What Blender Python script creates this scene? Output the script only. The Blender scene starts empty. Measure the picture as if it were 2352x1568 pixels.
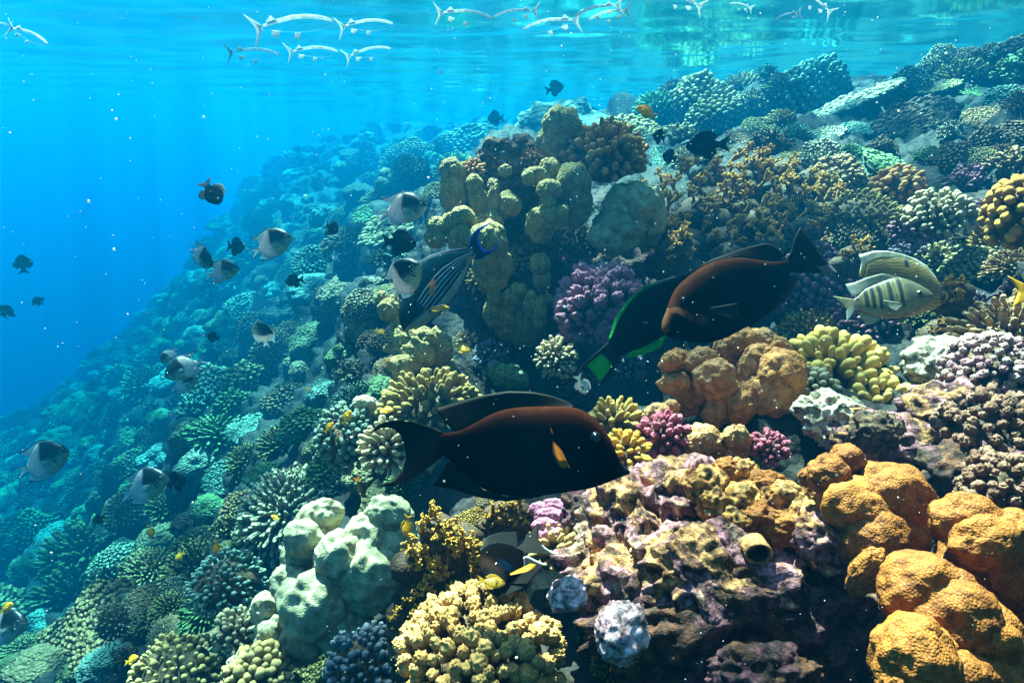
import bpy, bmesh, math, random
import numpy as np
from mathutils import Vector, Matrix, Quaternion
R = math.radians
scn = bpy.context.scene
col = scn.collection
random.seed(7); rng = np.random.default_rng(7)

# ------------------------------------------------------------------ camera
W, H, F = 2351.0, 1568.0, 1450.0            # measuring grid of the photograph
PITCH = R(17.4)
cam_d = bpy.data.cameras.new('camera'); cam = bpy.data.objects.new('camera', cam_d); col.objects.link(cam)
cam_d.sensor_width = 36; cam_d.lens = 36*F/W; cam_d.clip_start = 0.02; cam_d.clip_end = 500
cam.location = (0, 0, 0); cam.rotation_euler = (math.pi/2-PITCH, 0, 0)
scn.camera = cam
CR = cam.rotation_euler.to_matrix()
def at(px, py, d):
    """a point in the world seen at (px,py), d metres into the picture"""
    return CR @ (Vector(((px-W/2)/F, -(py-H/2)/F, -1))*d)

# ------------------------------------------------------------------ light
SUN_EL, SUN_AZ = R(61), R(-20)
w = bpy.data.worlds.new('World'); scn.world = w; w.use_nodes = True
nt = w.node_tree; sky = nt.nodes.new('ShaderNodeTexSky'); sky.sky_type = 'NISHITA'; sky.sun_disc = False
sky.sun_elevation = SUN_EL; sky.sun_rotation = SUN_AZ
nt.links.new(sky.outputs[0], nt.nodes['Background'].inputs[0]); nt.nodes['Background'].inputs[1].default_value = 0.05
sd = bpy.data.lights.new('sun', 'SUN'); sun = bpy.data.objects.new('sun', sd); col.objects.link(sun)
sd.energy = 5; sd.angle = R(0.5); sd.color = (1, .86, .70)
S = Vector((math.cos(SUN_EL)*math.sin(SUN_AZ), math.cos(SUN_EL)*math.cos(SUN_AZ), math.sin(SUN_EL)))
sun.rotation_euler = S.to_track_quat('Z', 'Y').to_euler(); sun.location = S*20
scn.view_settings.view_transform = 'Standard'; scn.view_settings.look = 'None'
scn.view_settings.exposure = 3.35; scn.view_settings.gamma = 1
cy = scn.cycles
cy.use_denoising = True; cy.max_bounces = 5; cy.diffuse_bounces = 1; cy.glossy_bounces = 2; cy.transmission_bounces = 2
cy.volume_bounces = 0; cy.transparent_max_bounces = 8; cy.caustics_reflective = False; cy.caustics_refractive = False
cy.sample_clamp_indirect = 4; cy.sample_clamp_direct = 0

# ------------------------------------------------------------------ numeric noise
_P = rng.permutation(256); _P = np.concatenate([_P, _P, _P])
_G = rng.normal(size=(256, 3)); _G /= np.linalg.norm(_G, axis=1)[:, None]
def perlin(p):
    p = np.asarray(p, float); i = np.floor(p).astype(int); f = p-i; i &= 255
    u = f*f*f*(f*(f*6-15)+10); r = 0
    for a in (0, 1):
        for b in (0, 1):
            for c in (0, 1):
                h = _P[_P[_P[i[:, 0]+a]+i[:, 1]+b]+i[:, 2]+c]
                g = (_G[h]*(f-np.array([a, b, c]))).sum(1)
                wgt = (u[:, 0] if a else 1-u[:, 0])*(u[:, 1] if b else 1-u[:, 1])*(u[:, 2] if c else 1-u[:, 2])
                r = r+g*wgt
    return r*1.5
def fbm(p, o=4, gain=.5):
    r, a, q = 0, 1, np.asarray(p, float)
    for k in range(o):
        r = r+a*perlin(q); q = q*2.03+17.3; a *= gain
    return r
def worley(p, jit=1.0):
    """distance to the nearest scattered point, in cells"""
    p = np.asarray(p, float); i = np.floor(p).astype(int); best = np.full(len(p), 9.)
    for a in (-1, 0, 1):
        for b in (-1, 0, 1):
            for c in (-1, 0, 1):
                j = (i+np.array([a, b, c])) & 255
                h = _P[_P[_P[j[:, 0]]+j[:, 1]]+j[:, 2]]
                q = i+np.array([a, b, c])+.5+jit*.45*_G[h]*1.2
                best = np.minimum(best, ((p-q)**2).sum(1))
    return np.sqrt(best)

# ------------------------------------------------------------------ object helpers
def tag(o, label=None, cat=None, group=None, kind=None):
    if label: o['label'] = label
    if cat: o['category'] = cat
    if group: o['group'] = group
    if kind: o['kind'] = kind
    return o
def empty(name, loc, label, cat, group=None):
    o = bpy.data.objects.new(name, None); col.objects.link(o); o.location = loc; o.empty_display_size = .05
    return tag(o, label, cat, group)
def mesh(name, V, Fc, mat, smooth=True, colors=None):
    m = bpy.data.meshes.new(name); m.from_pydata([tuple(map(float, v)) for v in V], [], [tuple(map(int, f)) for f in Fc])
    if smooth: m.polygons.foreach_set('use_smooth', [True]*len(m.polygons))
    if colors is not None:
        ca = m.color_attributes.new('tint', 'FLOAT_COLOR', 'POINT')
        c = np.ones((len(V), 4), np.float32); c[:, :3] = colors; ca.data.foreach_set('color', c.ravel())
    if mat: m.materials.append(mat)
    m.update(); return m
def link(name, me, parent=None, loc=None, mat=None):
    o = bpy.data.objects.new(name, me); col.objects.link(o)
    if parent: o.parent = parent
    if loc is not None: o.location = loc
    return o

# ------------------------------------------------------------------ materials
class NT:
    def __init__(s, name):
        s.m = bpy.data.materials.new(name); s.m.use_nodes = True; s.t = s.m.node_tree; s.t.nodes.clear()
        s.out = s.t.nodes.new('ShaderNodeOutputMaterial')
    def n(s, kind, **kw):
        x = s.t.nodes.new('ShaderNode'+kind)
        for k, v in kw.items():
            if k.startswith('_'): setattr(x, k[1:], v)
            else:
                key = k.replace('0', ' ') if not k.isdigit() else int(k)
                x.inputs[key].default_value = v
        return x
    def l(s, a, b): s.t.links.new(a, b)
    def ramp(s, fac, stops):
        r = s.t.nodes.new('ShaderNodeValToRGB'); s.l(fac, r.inputs[0]); e = r.color_ramp.elements
        while len(e) < len(stops): e.new(.5)
        for k, (p, c) in enumerate(stops): e[k].position = p; e[k].color = (*c, 1)
        return r.outputs[0]

# ------------------------------------------------------------------ water: haze and surface
ZS = 0.82                                                # the surface over the camera
def make_water():
    k = NT('sea_water')
    D = 0.40
    # wanted per metre: scattering, absorption
    sc = (.0001, .0122, .0280); ab = (.25, .045, .017)
    D = max(a+b for a, b in zip(sc, ab))+.02
    c = [x/D for x in sc]; ac = [max(0, 1-a/(D*(1-q)))**2 for a, q in zip(ab, c)]
    v = k.n('VolumePrincipled'); v.inputs['Color'].default_value = (*c, 1); v.inputs['Density'].default_value = D
    v.inputs['Absorption Color'].default_value = (*ac, 1); v.inputs['Anisotropy'].default_value = .55
    v.inputs['Density Attribute'].default_value = ''
    k.l(v.outputs[0], k.out.inputs['Volume'])
    try: k.m.cycles.homogeneous_volume = True
    except Exception: pass
    X0, X1, Y0, Y1, Z0, Z1 = -60, 60, -20, 80, -31, ZS+.25
    V = [(x, y, z) for x in (X0, X1) for y in (Y0, Y1) for z in (Z0, Z1)]
    Fc = [(0, 1, 3, 2), (4, 6, 7, 5), (0, 4, 5, 1), (2, 3, 7, 6), (0, 2, 6, 4), (1, 5, 7, 3)]
    tag(link('haze', mesh('haze', V, Fc, k.m, False)), 'blue sea water that fades far things', kind='stuff')
    # rippled surface: mirror at a flat view, clear from below, with sun caustics painted as a net into its see-through colour
    k = NT('water_surface')
    tc = k.n('TexCoord'); mp = k.n('Mapping'); k.l(tc.outputs['Object'], mp.inputs[0])
    no = k.n('TexNoise', Scale=2.2, Detail=2); k.l(mp.outputs[0], no.inputs[0])
    mx = k.n('Mix', _data_type='RGBA'); mx.inputs[0].default_value = .16
    k.l(mp.outputs[0], mx.inputs[6]); k.l(no.outputs[1], mx.inputs[7])
    vo = k.n('TexVoronoi', _feature='SMOOTH_F1', Scale=3.0); vo.inputs['Smoothness'].default_value = .25; k.l(mx.outputs[2], vo.inputs[0])
    net = k.ramp(vo.outputs[0], [(.20, (.06, .07, .08)), (.40, (.30, .32, .34)), (.56, (1, 1, 1))])
    tr = k.n('BsdfTransparent'); k.l(net, tr.inputs[0])
    gl = k.n('BsdfGlossy', Roughness=.11); gl.inputs[0].default_value = (.30, .95, 1, 1)  # cyan put into the mirror colour so the reflection turns turquoise
    fr = k.n('Fresnel', IOR=1.33)
    ms = k.n('MixShader'); fm = k.n('Math', _operation='MULTIPLY'); k.l(fr.outputs[0], fm.inputs[0]); fm.inputs[1].default_value = .985; k.l(fm.outputs[0], ms.inputs[0]); k.l(tr.outputs[0], ms.inputs[1]); k.l(gl.outputs[0], ms.inputs[2])
    tl = k.n('BsdfTranslucent'); tl.inputs[0].default_value = (.03, .75, .95, 1); m2 = k.n('MixShader'); m2.inputs[0].default_value = .017  # translucent share added for brightness, standing in for skylight scattered by waves
    k.l(ms.outputs[0], m2.inputs[1]); k.l(tl.outputs[0], m2.inputs[2]); k.l(m2.outputs[0], k.out.inputs[0])
    # wave mesh, finer near the camera
    nx, ny = 260, 420
    t = np.linspace(-1, 1, nx); xs = 6*t+44*t**5
    s = np.linspace(0, 1, ny); ys = -6+16*s+60*s**4
    X, Y = np.meshgrid(xs, ys); P = np.stack([X.ravel(), Y.ravel(), np.zeros(X.size)], 1)
    z = .030*perlin(P*[.55, 1.1, 1])+.016*perlin(P*[1.3, 3.2, 1]+9)+.006*perlin(P*[3.5, 8, 1]+31)+.003*perlin(P*[9, 18, 1]+3)
    P[:, 2] = z
    q = np.arange(nx*ny).reshape(ny, nx)
    Fc = np.stack([q[:-1, :-1], q[1:, :-1], q[1:, 1:], q[:-1, 1:]], -1).reshape(-1, 4)[:, ::-1]
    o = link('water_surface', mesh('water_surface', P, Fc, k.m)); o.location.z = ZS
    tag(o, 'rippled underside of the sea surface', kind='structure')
make_water()

# ------------------------------------------------------------------ reef slope
CTRL = [(2300,1540,1.0),(1900,1500,1.2),(1500,1540,1.12),(1100,1540,1.22),(800,1540,1.6),(500,1540,2.2),(200,1540,2.8),(0,1540,3.2),
 (2330,1250,1.12),(2000,1100,1.3),(1700,1100,1.45),(1400,1130,1.5),(2000,1300,1.2),(1200,1150,1.6),(1000,1250,1.7),(800,1300,2.2),(600,1250,2.6),(300,1250,3.4),(0,1250,4.5),
 (2330,900,1.45),(2100,850,1.8),(1830,900,1.75),(1500,930,2.0),(1200,960,2.15),(1480,850,2.85),(1200,880,2.8),(1050,880,2.6),(950,950,2.6),(750,950,3.2),(500,1000,4.2),(250,1000,5.5),(0,1000,7),
 (2330,700,1.8),(2100,760,2.2),(1800,720,2.8),(1500,700,2.9),(1250,700,2.95),(1250,550,3.0),(1700,600,2.95),(1500,560,2.95),(1950,640,2.8),(1850,780,2.6),(2150,640,2.5),(1000,700,3.2),(850,700,3.7),(700,700,4.8),(500,700,6.5),(300,800,8.0),
 (2330,480,2.5),(2000,480,2.9),(1700,450,3.1),(1400,520,3.05),(1500,430,3.5),(1500,385,4.2),(1350,430,3.3),(1350,380,4.2),(1240,370,3.8),(1620,420,3.5),(1620,340,5.2),(1800,275,5.4),(1900,360,3.7),(1420,330,6),(1180,480,3.0),(1000,480,4.4),(900,480,5.5),(700,480,7.5),(560,485,10.5),
 (2330,300,3.4),(2000,320,4.0),(1700,330,4.6),(1500,330,5),(1300,330,5.2),(1000,350,8),(800,340,10),(700,330,12),
 (2330,190,5),(2100,205,5.5),(1850,200,6),(1650,225,6.5),(1550,255,7.5),(1200,285,11),(1000,295,13),(850,310,15)]
def ctrl_world():
    pts = [at(x, y, d*(1+1.0*max(0, min(1, (d-3.0)/3.5))*(x < 1250)+(1.1*max(0, 1-x/520)*(y < 1300)))) for x, y, d in CTRL]
    for x, y, z in [(-3, .3, -3.2), (-1.2, .3, -1.9), (0, .25, -.75), (1, .3, -.35), (3, .3, .2), (8, .5, .35), (-8, 1, -7), (8, 8, .45), (14, 20, .4),
                    (0, 30, .15), (-14, 12, -8), (-20, 10, -12), (-13, 25, -5), (10, 40, .3), (-30, 40, -17), (-6, 30, -2.2), (30, 10, .45), (-30, 2, -14), (30, 2, .4)]:
        pts.append(Vector((x, y, z)))
    return np.array(pts)
def uv_(P):
    r = np.hypot(P[:, 0], P[:, 1]); return np.stack([np.arctan2(P[:, 0], P[:, 1])*1.6, np.log(r)], 1), r
_CW = ctrl_world(); _cu, _cr = uv_(_CW)
def _tps(a, b):
    d = np.linalg.norm(a[:, None]-b[None], axis=2); return d*d*np.log(d+1e-9)
_n = len(_CW)
_A = np.zeros((_n+3, _n+3)); _A[:_n, :_n] = _tps(_cu, _cu)+np.eye(_n)*.004
_A[:_n, _n] = 1; _A[:_n, _n+1:] = _cu; _A[_n, :_n] = 1; _A[_n+1:, :_n] = _cu.T
_wt = np.linalg.solve(_A, np.concatenate([_CW[:, 2]/_cr, np.zeros(3)]))
def ground_base(x, y):
    P = np.stack([np.ravel(x), np.ravel(y)], 1).astype(float); u, r = uv_(P)
    out = np.empty(len(P))
    for k in range(0, len(P), 20000):
        s = slice(k, k+20000); out[s] = _tps(u[s], _cu)@_wt[:_n]+_wt[_n]+u[s]@_wt[_n+1:]
    z = out*r
    return np.minimum(z, ZS-.14)
def reef_points(X, Y):
    """the slope with its lumps pushed out along the surface normal"""
    sh = X.shape; Z = ground_base(X, Y).reshape(sh); P = np.stack([X, Y, Z], -1)
    du = np.gradient(P, axis=1); dv = np.gradient(P, axis=0); N = np.cross(du, dv); N /= np.linalg.norm(N, axis=-1, keepdims=True)+1e-12
    N *= np.sign(N[..., 2:3]+1e-9)
    p = P.reshape(-1, 3); n = N.reshape(-1, 3); r = np.hypot(p[:, 0], p[:, 1]); k = np.clip(r/3, .25, 1.8)
    q = p/np.clip(k, .7, 2)[:, None]
    d = k*(np.where(r < 3.4, .13, .22)*fbm(q*1.0, 3)+np.where(r < 3.4, .14, .22)*(.55-worley(q*1.7))+.11*(.55-worley(q*3.9+4)))+np.clip(r, .5, 3)*(.030*(.6-worley(p*9+8))+.012*fbm(p*16, 3))
    p = p+n*d[:, None]
    over = p[:, 2]-(ZS-.22); p[:, 2] = np.where(over > 0, ZS-.22+.10*np.tanh(over/.10*.6), p[:, 2])
    return p
def reef_material(name, stops, bump=.6, sc=1.0):
    k = NT(name); tc = k.n('TexCoord'); src = tc.outputs['Object']
    a = k.n('TexNoise', Scale=3.2*sc, Detail=5, Roughness=.62); k.l(src, a.inputs[0])
    base = k.ramp(a.outputs[0], stops)
    b = k.n('TexNoise', Scale=26*sc, Detail=4, Roughness=.7); k.l(src, b.inputs[0])
    spot = k.ramp(b.outputs[0], [(.40, (.25, .22, .25)), (.54, (1, 1, 1)), (.72, (1.7, 1.55, 1.5))])
    mx = k.n('Mix', _data_type='RGBA', _blend_type='MULTIPLY'); mx.inputs[0].default_value = .85
    k.l(base, mx.inputs[6]); k.l(spot, mx.inputs[7])
    p = k.n('BsdfPrincipled', Roughness=.75); p.inputs['Specular IOR Level'].default_value = .25
    k.l(mx.outputs[2], p.inputs[0])
    v = k.n('TexVoronoi', Scale=46*sc); k.l(src, v.inputs[0])
    ad = k.n('Math', _operation='MULTIPLY_ADD'); k.l(v.outputs[0], ad.inputs[0]); ad.inputs[1].default_value = -.7; k.l(b.outputs[0], ad.inputs[2])
    bp = k.n('Bump', Strength=bump, Distance=.015/sc); k.l(ad.outputs[0], bp.inputs['Height']); k.l(bp.outputs[0], p.inputs['Normal'])
    k.l(p.outputs[0], k.out.inputs[0]); return k.m
M = {}
M['reef'] = reef_material('reef_rock', [(.30, (.003, .002, .002)), (.42, (.016, .009, .005)), (.5, (.006, .007, .005)), (.58, (.026, .014, .008)), (.68, (.024, .013, .017)), (.78, (.042, .028, .018))])
def make_reef():
    nu, nr = 640, 620
    u = np.linspace(R(-82), R(82), nu); r = np.exp(np.linspace(math.log(.33), math.log(60), nr))
    U, Rr = np.meshgrid(u, r); X = Rr*np.sin(U); Y = Rr*np.cos(U)
    P = reef_points(X, Y)
    q = np.arange(nu*nr).reshape(nr, nu)
    Fc = np.stack([q[:-1, :-1], q[:-1, 1:], q[1:, 1:], q[1:, :-1]], -1).reshape(-1, 4)[:, ::-1]
    global REEF
    REEF = mesh('reef_slope', P, Fc, M['reef'])
    tag(link('reef_slope', REEF), 'rugged coral reef slope falling away to the left', kind='structure')
    V = [(-59, -19, -30), (59, -19, -30), (59, 79, -30), (-59, 79, -30)]
    tag(link('sea_floor', mesh('sea_floor', V, [(0, 1, 2, 3)], M['reef'])), 'deep sea floor', kind='structure')
make_reef()
from mathutils.bvhtree import BVHTree
BV = BVHTree.FromPolygons([v.co for v in REEF.vertices], [p.vertices[:] for p in REEF.polygons])
AX = CR @ Vector((0, 0, -1))
def hit(px, py):
    d = at(px, py, 1); h = BV.ray_cast(Vector((0, 0, 0)), d.normalized())
    if h[0] is None: return None, None, None
    n = h[1] if h[1].dot(d) < 0 else -h[1]
    return h[0], n, h[0].dot(AX)
def D(px, py, off=0.0, default=3.0):
    h = hit(px, py)[2]
    return (h if h else default)+off

# ------------------------------------------------------------------ fish
def resample(pts, n):
    p = np.array(pts, float); s = np.concatenate([[0], np.cumsum(np.linalg.norm(np.diff(p, axis=0), axis=1))]); t = np.linspace(0, s[-1], n)
    return np.stack([np.interp(t, s, p[:, 0]), np.interp(t, s, p[:, 1])], 1)
def smooth(p, k=2):
    for _ in range(k):
        q = p.copy(); q[1:-1] = .25*p[:-2]+.5*p[1:-1]+.25*p[2:]; p = q
    return p
def fish_material(name, rough=.45, spec=.4, fin=False, alpha=None, metal=0):
    k = NT(name); a = k.n('VertexColor', _layer_name='tint'); p = k.n('BsdfPrincipled', Roughness=rough, Metallic=metal)
    p.inputs['Specular IOR Level'].default_value = spec
    tc = k.n('TexCoord'); no = k.n('TexNoise', Scale=14, Detail=4); k.l(tc.outputs['Object'], no.inputs[0])
    rp = k.ramp(no.outputs[0], [(.3, (.72, .72, .72)), (.7, (1.15, 1.15, 1.15))])
    mx = k.n('Mix', _data_type='RGBA', _blend_type='MULTIPLY'); mx.inputs[0].default_value = 1
    k.l(a.outputs[0], mx.inputs[6]); k.l(rp, mx.inputs[7]); k.l(mx.outputs[2], p.inputs[0])
    if not fin:
        v = k.n('TexVoronoi', Scale=110); k.l(tc.outputs['Object'], v.inputs[0])
        b = k.n('Bump', Strength=.12, Distance=.004); k.l(v.outputs[0], b.inputs['Height']); k.l(b.outputs[0], p.inputs['Normal'])
        sh = p.outputs[0]
    else:
        t = k.n('BsdfTranslucent'); k.l(mx.outputs[2], t.inputs[0]); m = k.n('MixShader'); m.inputs[0].default_value = .4
        k.l(p.outputs[0], m.inputs[1]); k.l(t.outputs[0], m.inputs[2]); sh = m.outputs[0]
    if alpha is not None:
        t = k.n('BsdfTransparent'); m = k.n('MixShader'); m.inputs[0].default_value = alpha
        k.l(t.outputs[0], m.inputs[1]); k.l(sh, m.inputs[2]); sh = m.outputs[0]
    k.l(sh, k.out.inputs[0]); return k.m
M['scale'] = fish_material('fish_skin', .6, 0); M['fin'] = fish_material('fish_fin', .6, .2, True)
M['silver'] = fish_material('silver_flank', .3, .5, alpha=.025); M['pale'] = fish_material('pale_fish_skin', .4, .4, True); M['eye'] = fish_material('fish_eye', .15, .6)
class Spec:
    """a fish drawn once in its own frame: x runs from snout (0) to tail root (1), z up"""
    def __init__(s, snout, tail, flip=False):
        a = np.array(snout, float); b = np.array(tail, float); s.a = a; s.L = np.linalg.norm(b-a); e = (b-a)/s.L
        s.e = e; s.u = np.array([e[1], -e[0]])
        if s.u[1] > 0: s.u = -s.u                      # picture y runs down
        s.parts = []
    def N(s, pts):
        q = (np.array(pts, float)-s.a)/s.L; return np.stack([q@s.e, q@s.u], 1)
    def body(s, top, bot, width, tint, mat='scale', n=44, m=22, flat=.9):
        T = s.N(top); B = s.N(bot); T[0, 0] = B[0, 0] = min(T[0, 0], B[0, 0])
        xs = 1-np.cos(np.linspace(0, math.pi/2, n)); xs = xs*1.0; x0 = T[0, 0]; xs = x0+xs*(1.02-x0)
        o = np.argsort(T[:, 0]); zt = np.interp(xs, T[o, 0], T[o, 1]); o = np.argsort(B[:, 0]); zb = np.interp(xs, B[o, 0], B[o, 1])
        zt = smooth(np.stack([zt, zt], 1), 3)[:, 0]; zb = smooth(np.stack([zb, zb], 1), 3)[:, 0]; zb = np.minimum(zb, zt-.004)
        s.xs, s.zt, s.zb = xs, zt, zb
        f = (xs-x0)/(1.02-x0); wy = width*np.clip(np.sin(np.pi*np.clip(f, 0, 1)**.62)**.75, .05, 1)*(1-.55*f)+.012
        wy *= np.minimum(1, np.sqrt(f/.05+.15)); wy = np.minimum(wy, (zt-zb)*.55)
        V = []; C = []
        for i in range(n):
            for j in range(m):
                a = 2*math.pi*j/m; ca, sa = math.cos(a), math.sin(a)
                zz = (zt[i]+zb[i])/2+(zt[i]-zb[i])/2*sa; yy = wy[i]*math.copysign(abs(ca)**flat, ca)
                V.append((xs[i], yy, zz)); C.append(tint(xs[i], zz, (zz-zb[i])/(zt[i]-zb[i])))
        Fc = [(i*m+j, i*m+(j+1) % m, (i+1)*m+(j+1) % m, (i+1)*m+j) for i in range(n-1) for j in range(m)]
        Fc += [tuple(range(m))[::-1], tuple((n-1)*m+j for j in range(m))]
        s.wy = wy; s.parts.append(('body', V, Fc, M[mat], C)); return s
    def half(s, x, z=None):
        w_ = float(np.interp(x, s.xs, s.wy))
        if z is None: return w_
        t = float(np.interp(x, s.xs, s.zt)); b = float(np.interp(x, s.xs, s.zb)); q = (z-(t+b)/2)/max(1e-4, (t-b)/2)
        return w_*max(.05, 1-min(1, q*q))**.45
    def fin(s, name, base, edge, tint, side0=None, side1=None, n=34, m=8, th=.006, place=None, rays=.25, mat='fin'):
        b = smooth(resample(s.N(base), n), 2); e = smooth(resample(s.N(edge), n), 1)
        c0 = resample(s.N(side0) if side0 else np.array([b[0], e[0]]), m); c1 = resample(s.N(side1) if side1 else np.array([b[-1], e[-1]]), m)
        u = np.linspace(0, 1, n)[None, :, None]; v = np.linspace(0, 1, m)[:, None, None]
        P = (1-v)*b[None]+v*e[None]+(1-u)*c0[:, None]+u*c1[:, None]-((1-u)*(1-v)*b[0]+u*(1-v)*b[-1]+(1-u)*v*e[0]+u*v*e[-1])
        V = []; C = []
        for sgn in (1, -1):
            for i in range(m):
                for j in range(n):
                    x, z = P[i, j]; t = th*(1-.85*i/(m-1))*(1 if j % 2 else .45)*(.25 if j in (0, n-1) else 1)
                    y = sgn*t+(.012*math.sin(7*x+3)*(i/(m-1)))
                    col_ = np.array(tint(j/(n-1), i/(m-1)))*(1 if j % 2 else 1-rays)
                    V.append(place(x, y, z, i/(m-1)) if place else (x, y, z)); C.append(col_)
        g = lambda k, i, j: k*n*m+i*n+j
        Fc = []
        for i in range(m-1):
            for j in range(n-1):
                Fc.append((g(0, i, j), g(0, i, j+1), g(0, i+1, j+1), g(0, i+1, j))); Fc.append((g(1, i, j), g(1, i+1, j), g(1, i+1, j+1), g(1, i, j+1)))
        for j in range(n-1):
            Fc.append((g(0, 0, j), g(1, 0, j), g(1, 0, j+1), g(0, 0, j+1))); Fc.append((g(0, m-1, j), g(0, m-1, j+1), g(1, m-1, j+1), g(1, m-1, j)))
        for i in range(m-1):
            Fc.append((g(0, i, 0), g(0, i+1, 0), g(1, i+1, 0), g(1, i, 0))); Fc.append((g(0, i, n-1), g(1, i, n-1), g(1, i+1, n-1), g(0, i+1, n-1)))
        s.parts.append((name, V, Fc, M[mat], C)); return s
    def pectoral(s, base, edge, tint, flare=.45, **kw):
        for sg in (1, -1):
            bb = s.N(base).mean(0)
            def place(x, y, z, v, sg=sg): return (x, sg*(s.half(bb[0], bb[1])*.93+.004+flare*np.hypot(x-bb[0], z-bb[1]))+y*.6, z)
            s.fin('pectoral_fin', base, edge, tint, place=place, n=18, m=6, th=.005, **kw)
        return s
    def eye(s, c, r, iris=(.25, .18, .08), pupil=(.004, .004, .005)):
        x, z = s.N([c])[0]; r = r/s.L
        V0, F0 = ICO(3)
        for sg in (1, -1):
            V = V0*r*np.array([1, .55, 1])+np.array([x, sg*s.half(x, z)*.94, z]); q = np.hypot(V0[:, 0], V0[:, 2])
            C = np.where((q < .62)[:, None], np.array(pupil), np.array(iris)); s.parts.append(('eye', V, F0, M['eye'], C))
            if r*s.L >= 20: s.parts.append(('pupil', V0*r*.62*np.array([1, .5, 1])+np.array([x, sg*(s.half(x, z)*.94+r*.32), z]), F0, M['eye'], np.array([pupil]*len(V0))))
        return s
    def make(s, name):
        s.me = [(nm, mesh(nm, V, Fc, mt, True, np.array(C))) for nm, V, Fc, mt, C in s.parts]; s.name = name; return s
def put_fish(sp, snout, tail, label, cat, group=None, depth=None, dt=None, only=None, roll=0, tilt=0):
    """snout and tail: picture points of the nose and of the tail root; depth of each"""
    dt = depth if dt is None else dt
    if group and 'silver' not in group:                  # keep small fish clear of the corals behind them
        for q in (0, .5, 1.2):
            ok, loc, *_r = scn.ray_cast(bpy.context.evaluated_depsgraph_get(), Vector((0, 0, 0)), at(snout[0]+(tail[0]-snout[0])*q, snout[1]+(tail[1]-snout[1])*q, 1).normalized())
            if ok and loc.dot(AX) < max(depth, dt)+.10: k_ = max(.7, (loc.dot(AX)-.12)/max(depth, dt)); depth, dt = depth*k_, dt*k_
    a = at(*snout, depth); b = at(*tail, dt); X = (b-a); L = X.length; X.normalize()
    view = ((a+b)/2).normalized(); Z = view.cross(X)
    upv = CR @ Vector((0, 1, 0))
    if Z.dot(upv) < 0 and abs(Z.dot(upv)) > .02: Z = -Z
    Z.normalize()
    if tilt: Z = (Z*math.cos(R(tilt))+view*math.sin(R(tilt))).normalized(); Z = (Z-X*Z.dot(X)).normalized()
    Y = Z.cross(X)
    if roll: q = Quaternion(X, R(roll)); Z = q @ Z; Y = q @ Y
    r = empty(sp.name, (0, 0, 0), label, cat, group)
    m = Matrix((X*L, Y*L, Z*L)).transposed().to_4x4(); m.translation = a; r.matrix_world = m
    for nm, me in sp.me:
        if only and nm not in only: continue
        o = link(nm, me, last if nm == 'pupil' else r)
        last = o
    return r
_IC = {}
def ICO(k):
    if k not in _IC:
        bm = bmesh.new(); bmesh.ops.create_icosphere(bm, subdivisions=k, radius=1)
        _IC[k] = (np.array([v.co[:] for v in bm.verts]), [tuple(v.index for v in f.verts) for f in bm.faces]); bm.free()
    return _IC[k]
def seg_d(x, z, P):
    d = 9
    for (ax, az), (bx, bz) in zip(P[:-1], P[1:]):
        t = max(0, min(1, ((x-ax)*(bx-ax)+(z-az)*(bz-az))/((bx-ax)**2+(bz-az)**2+1e-9))); d = min(d, math.hypot(x-ax-t*(bx-ax), z-az-t*(bz-az)))
    return d
lerp = lambda a, b, t: tuple(p+(q-p)*max(0, min(1, t)) for p, q in zip(a, b))
DARK = (.005, .0055, .0045)
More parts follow.
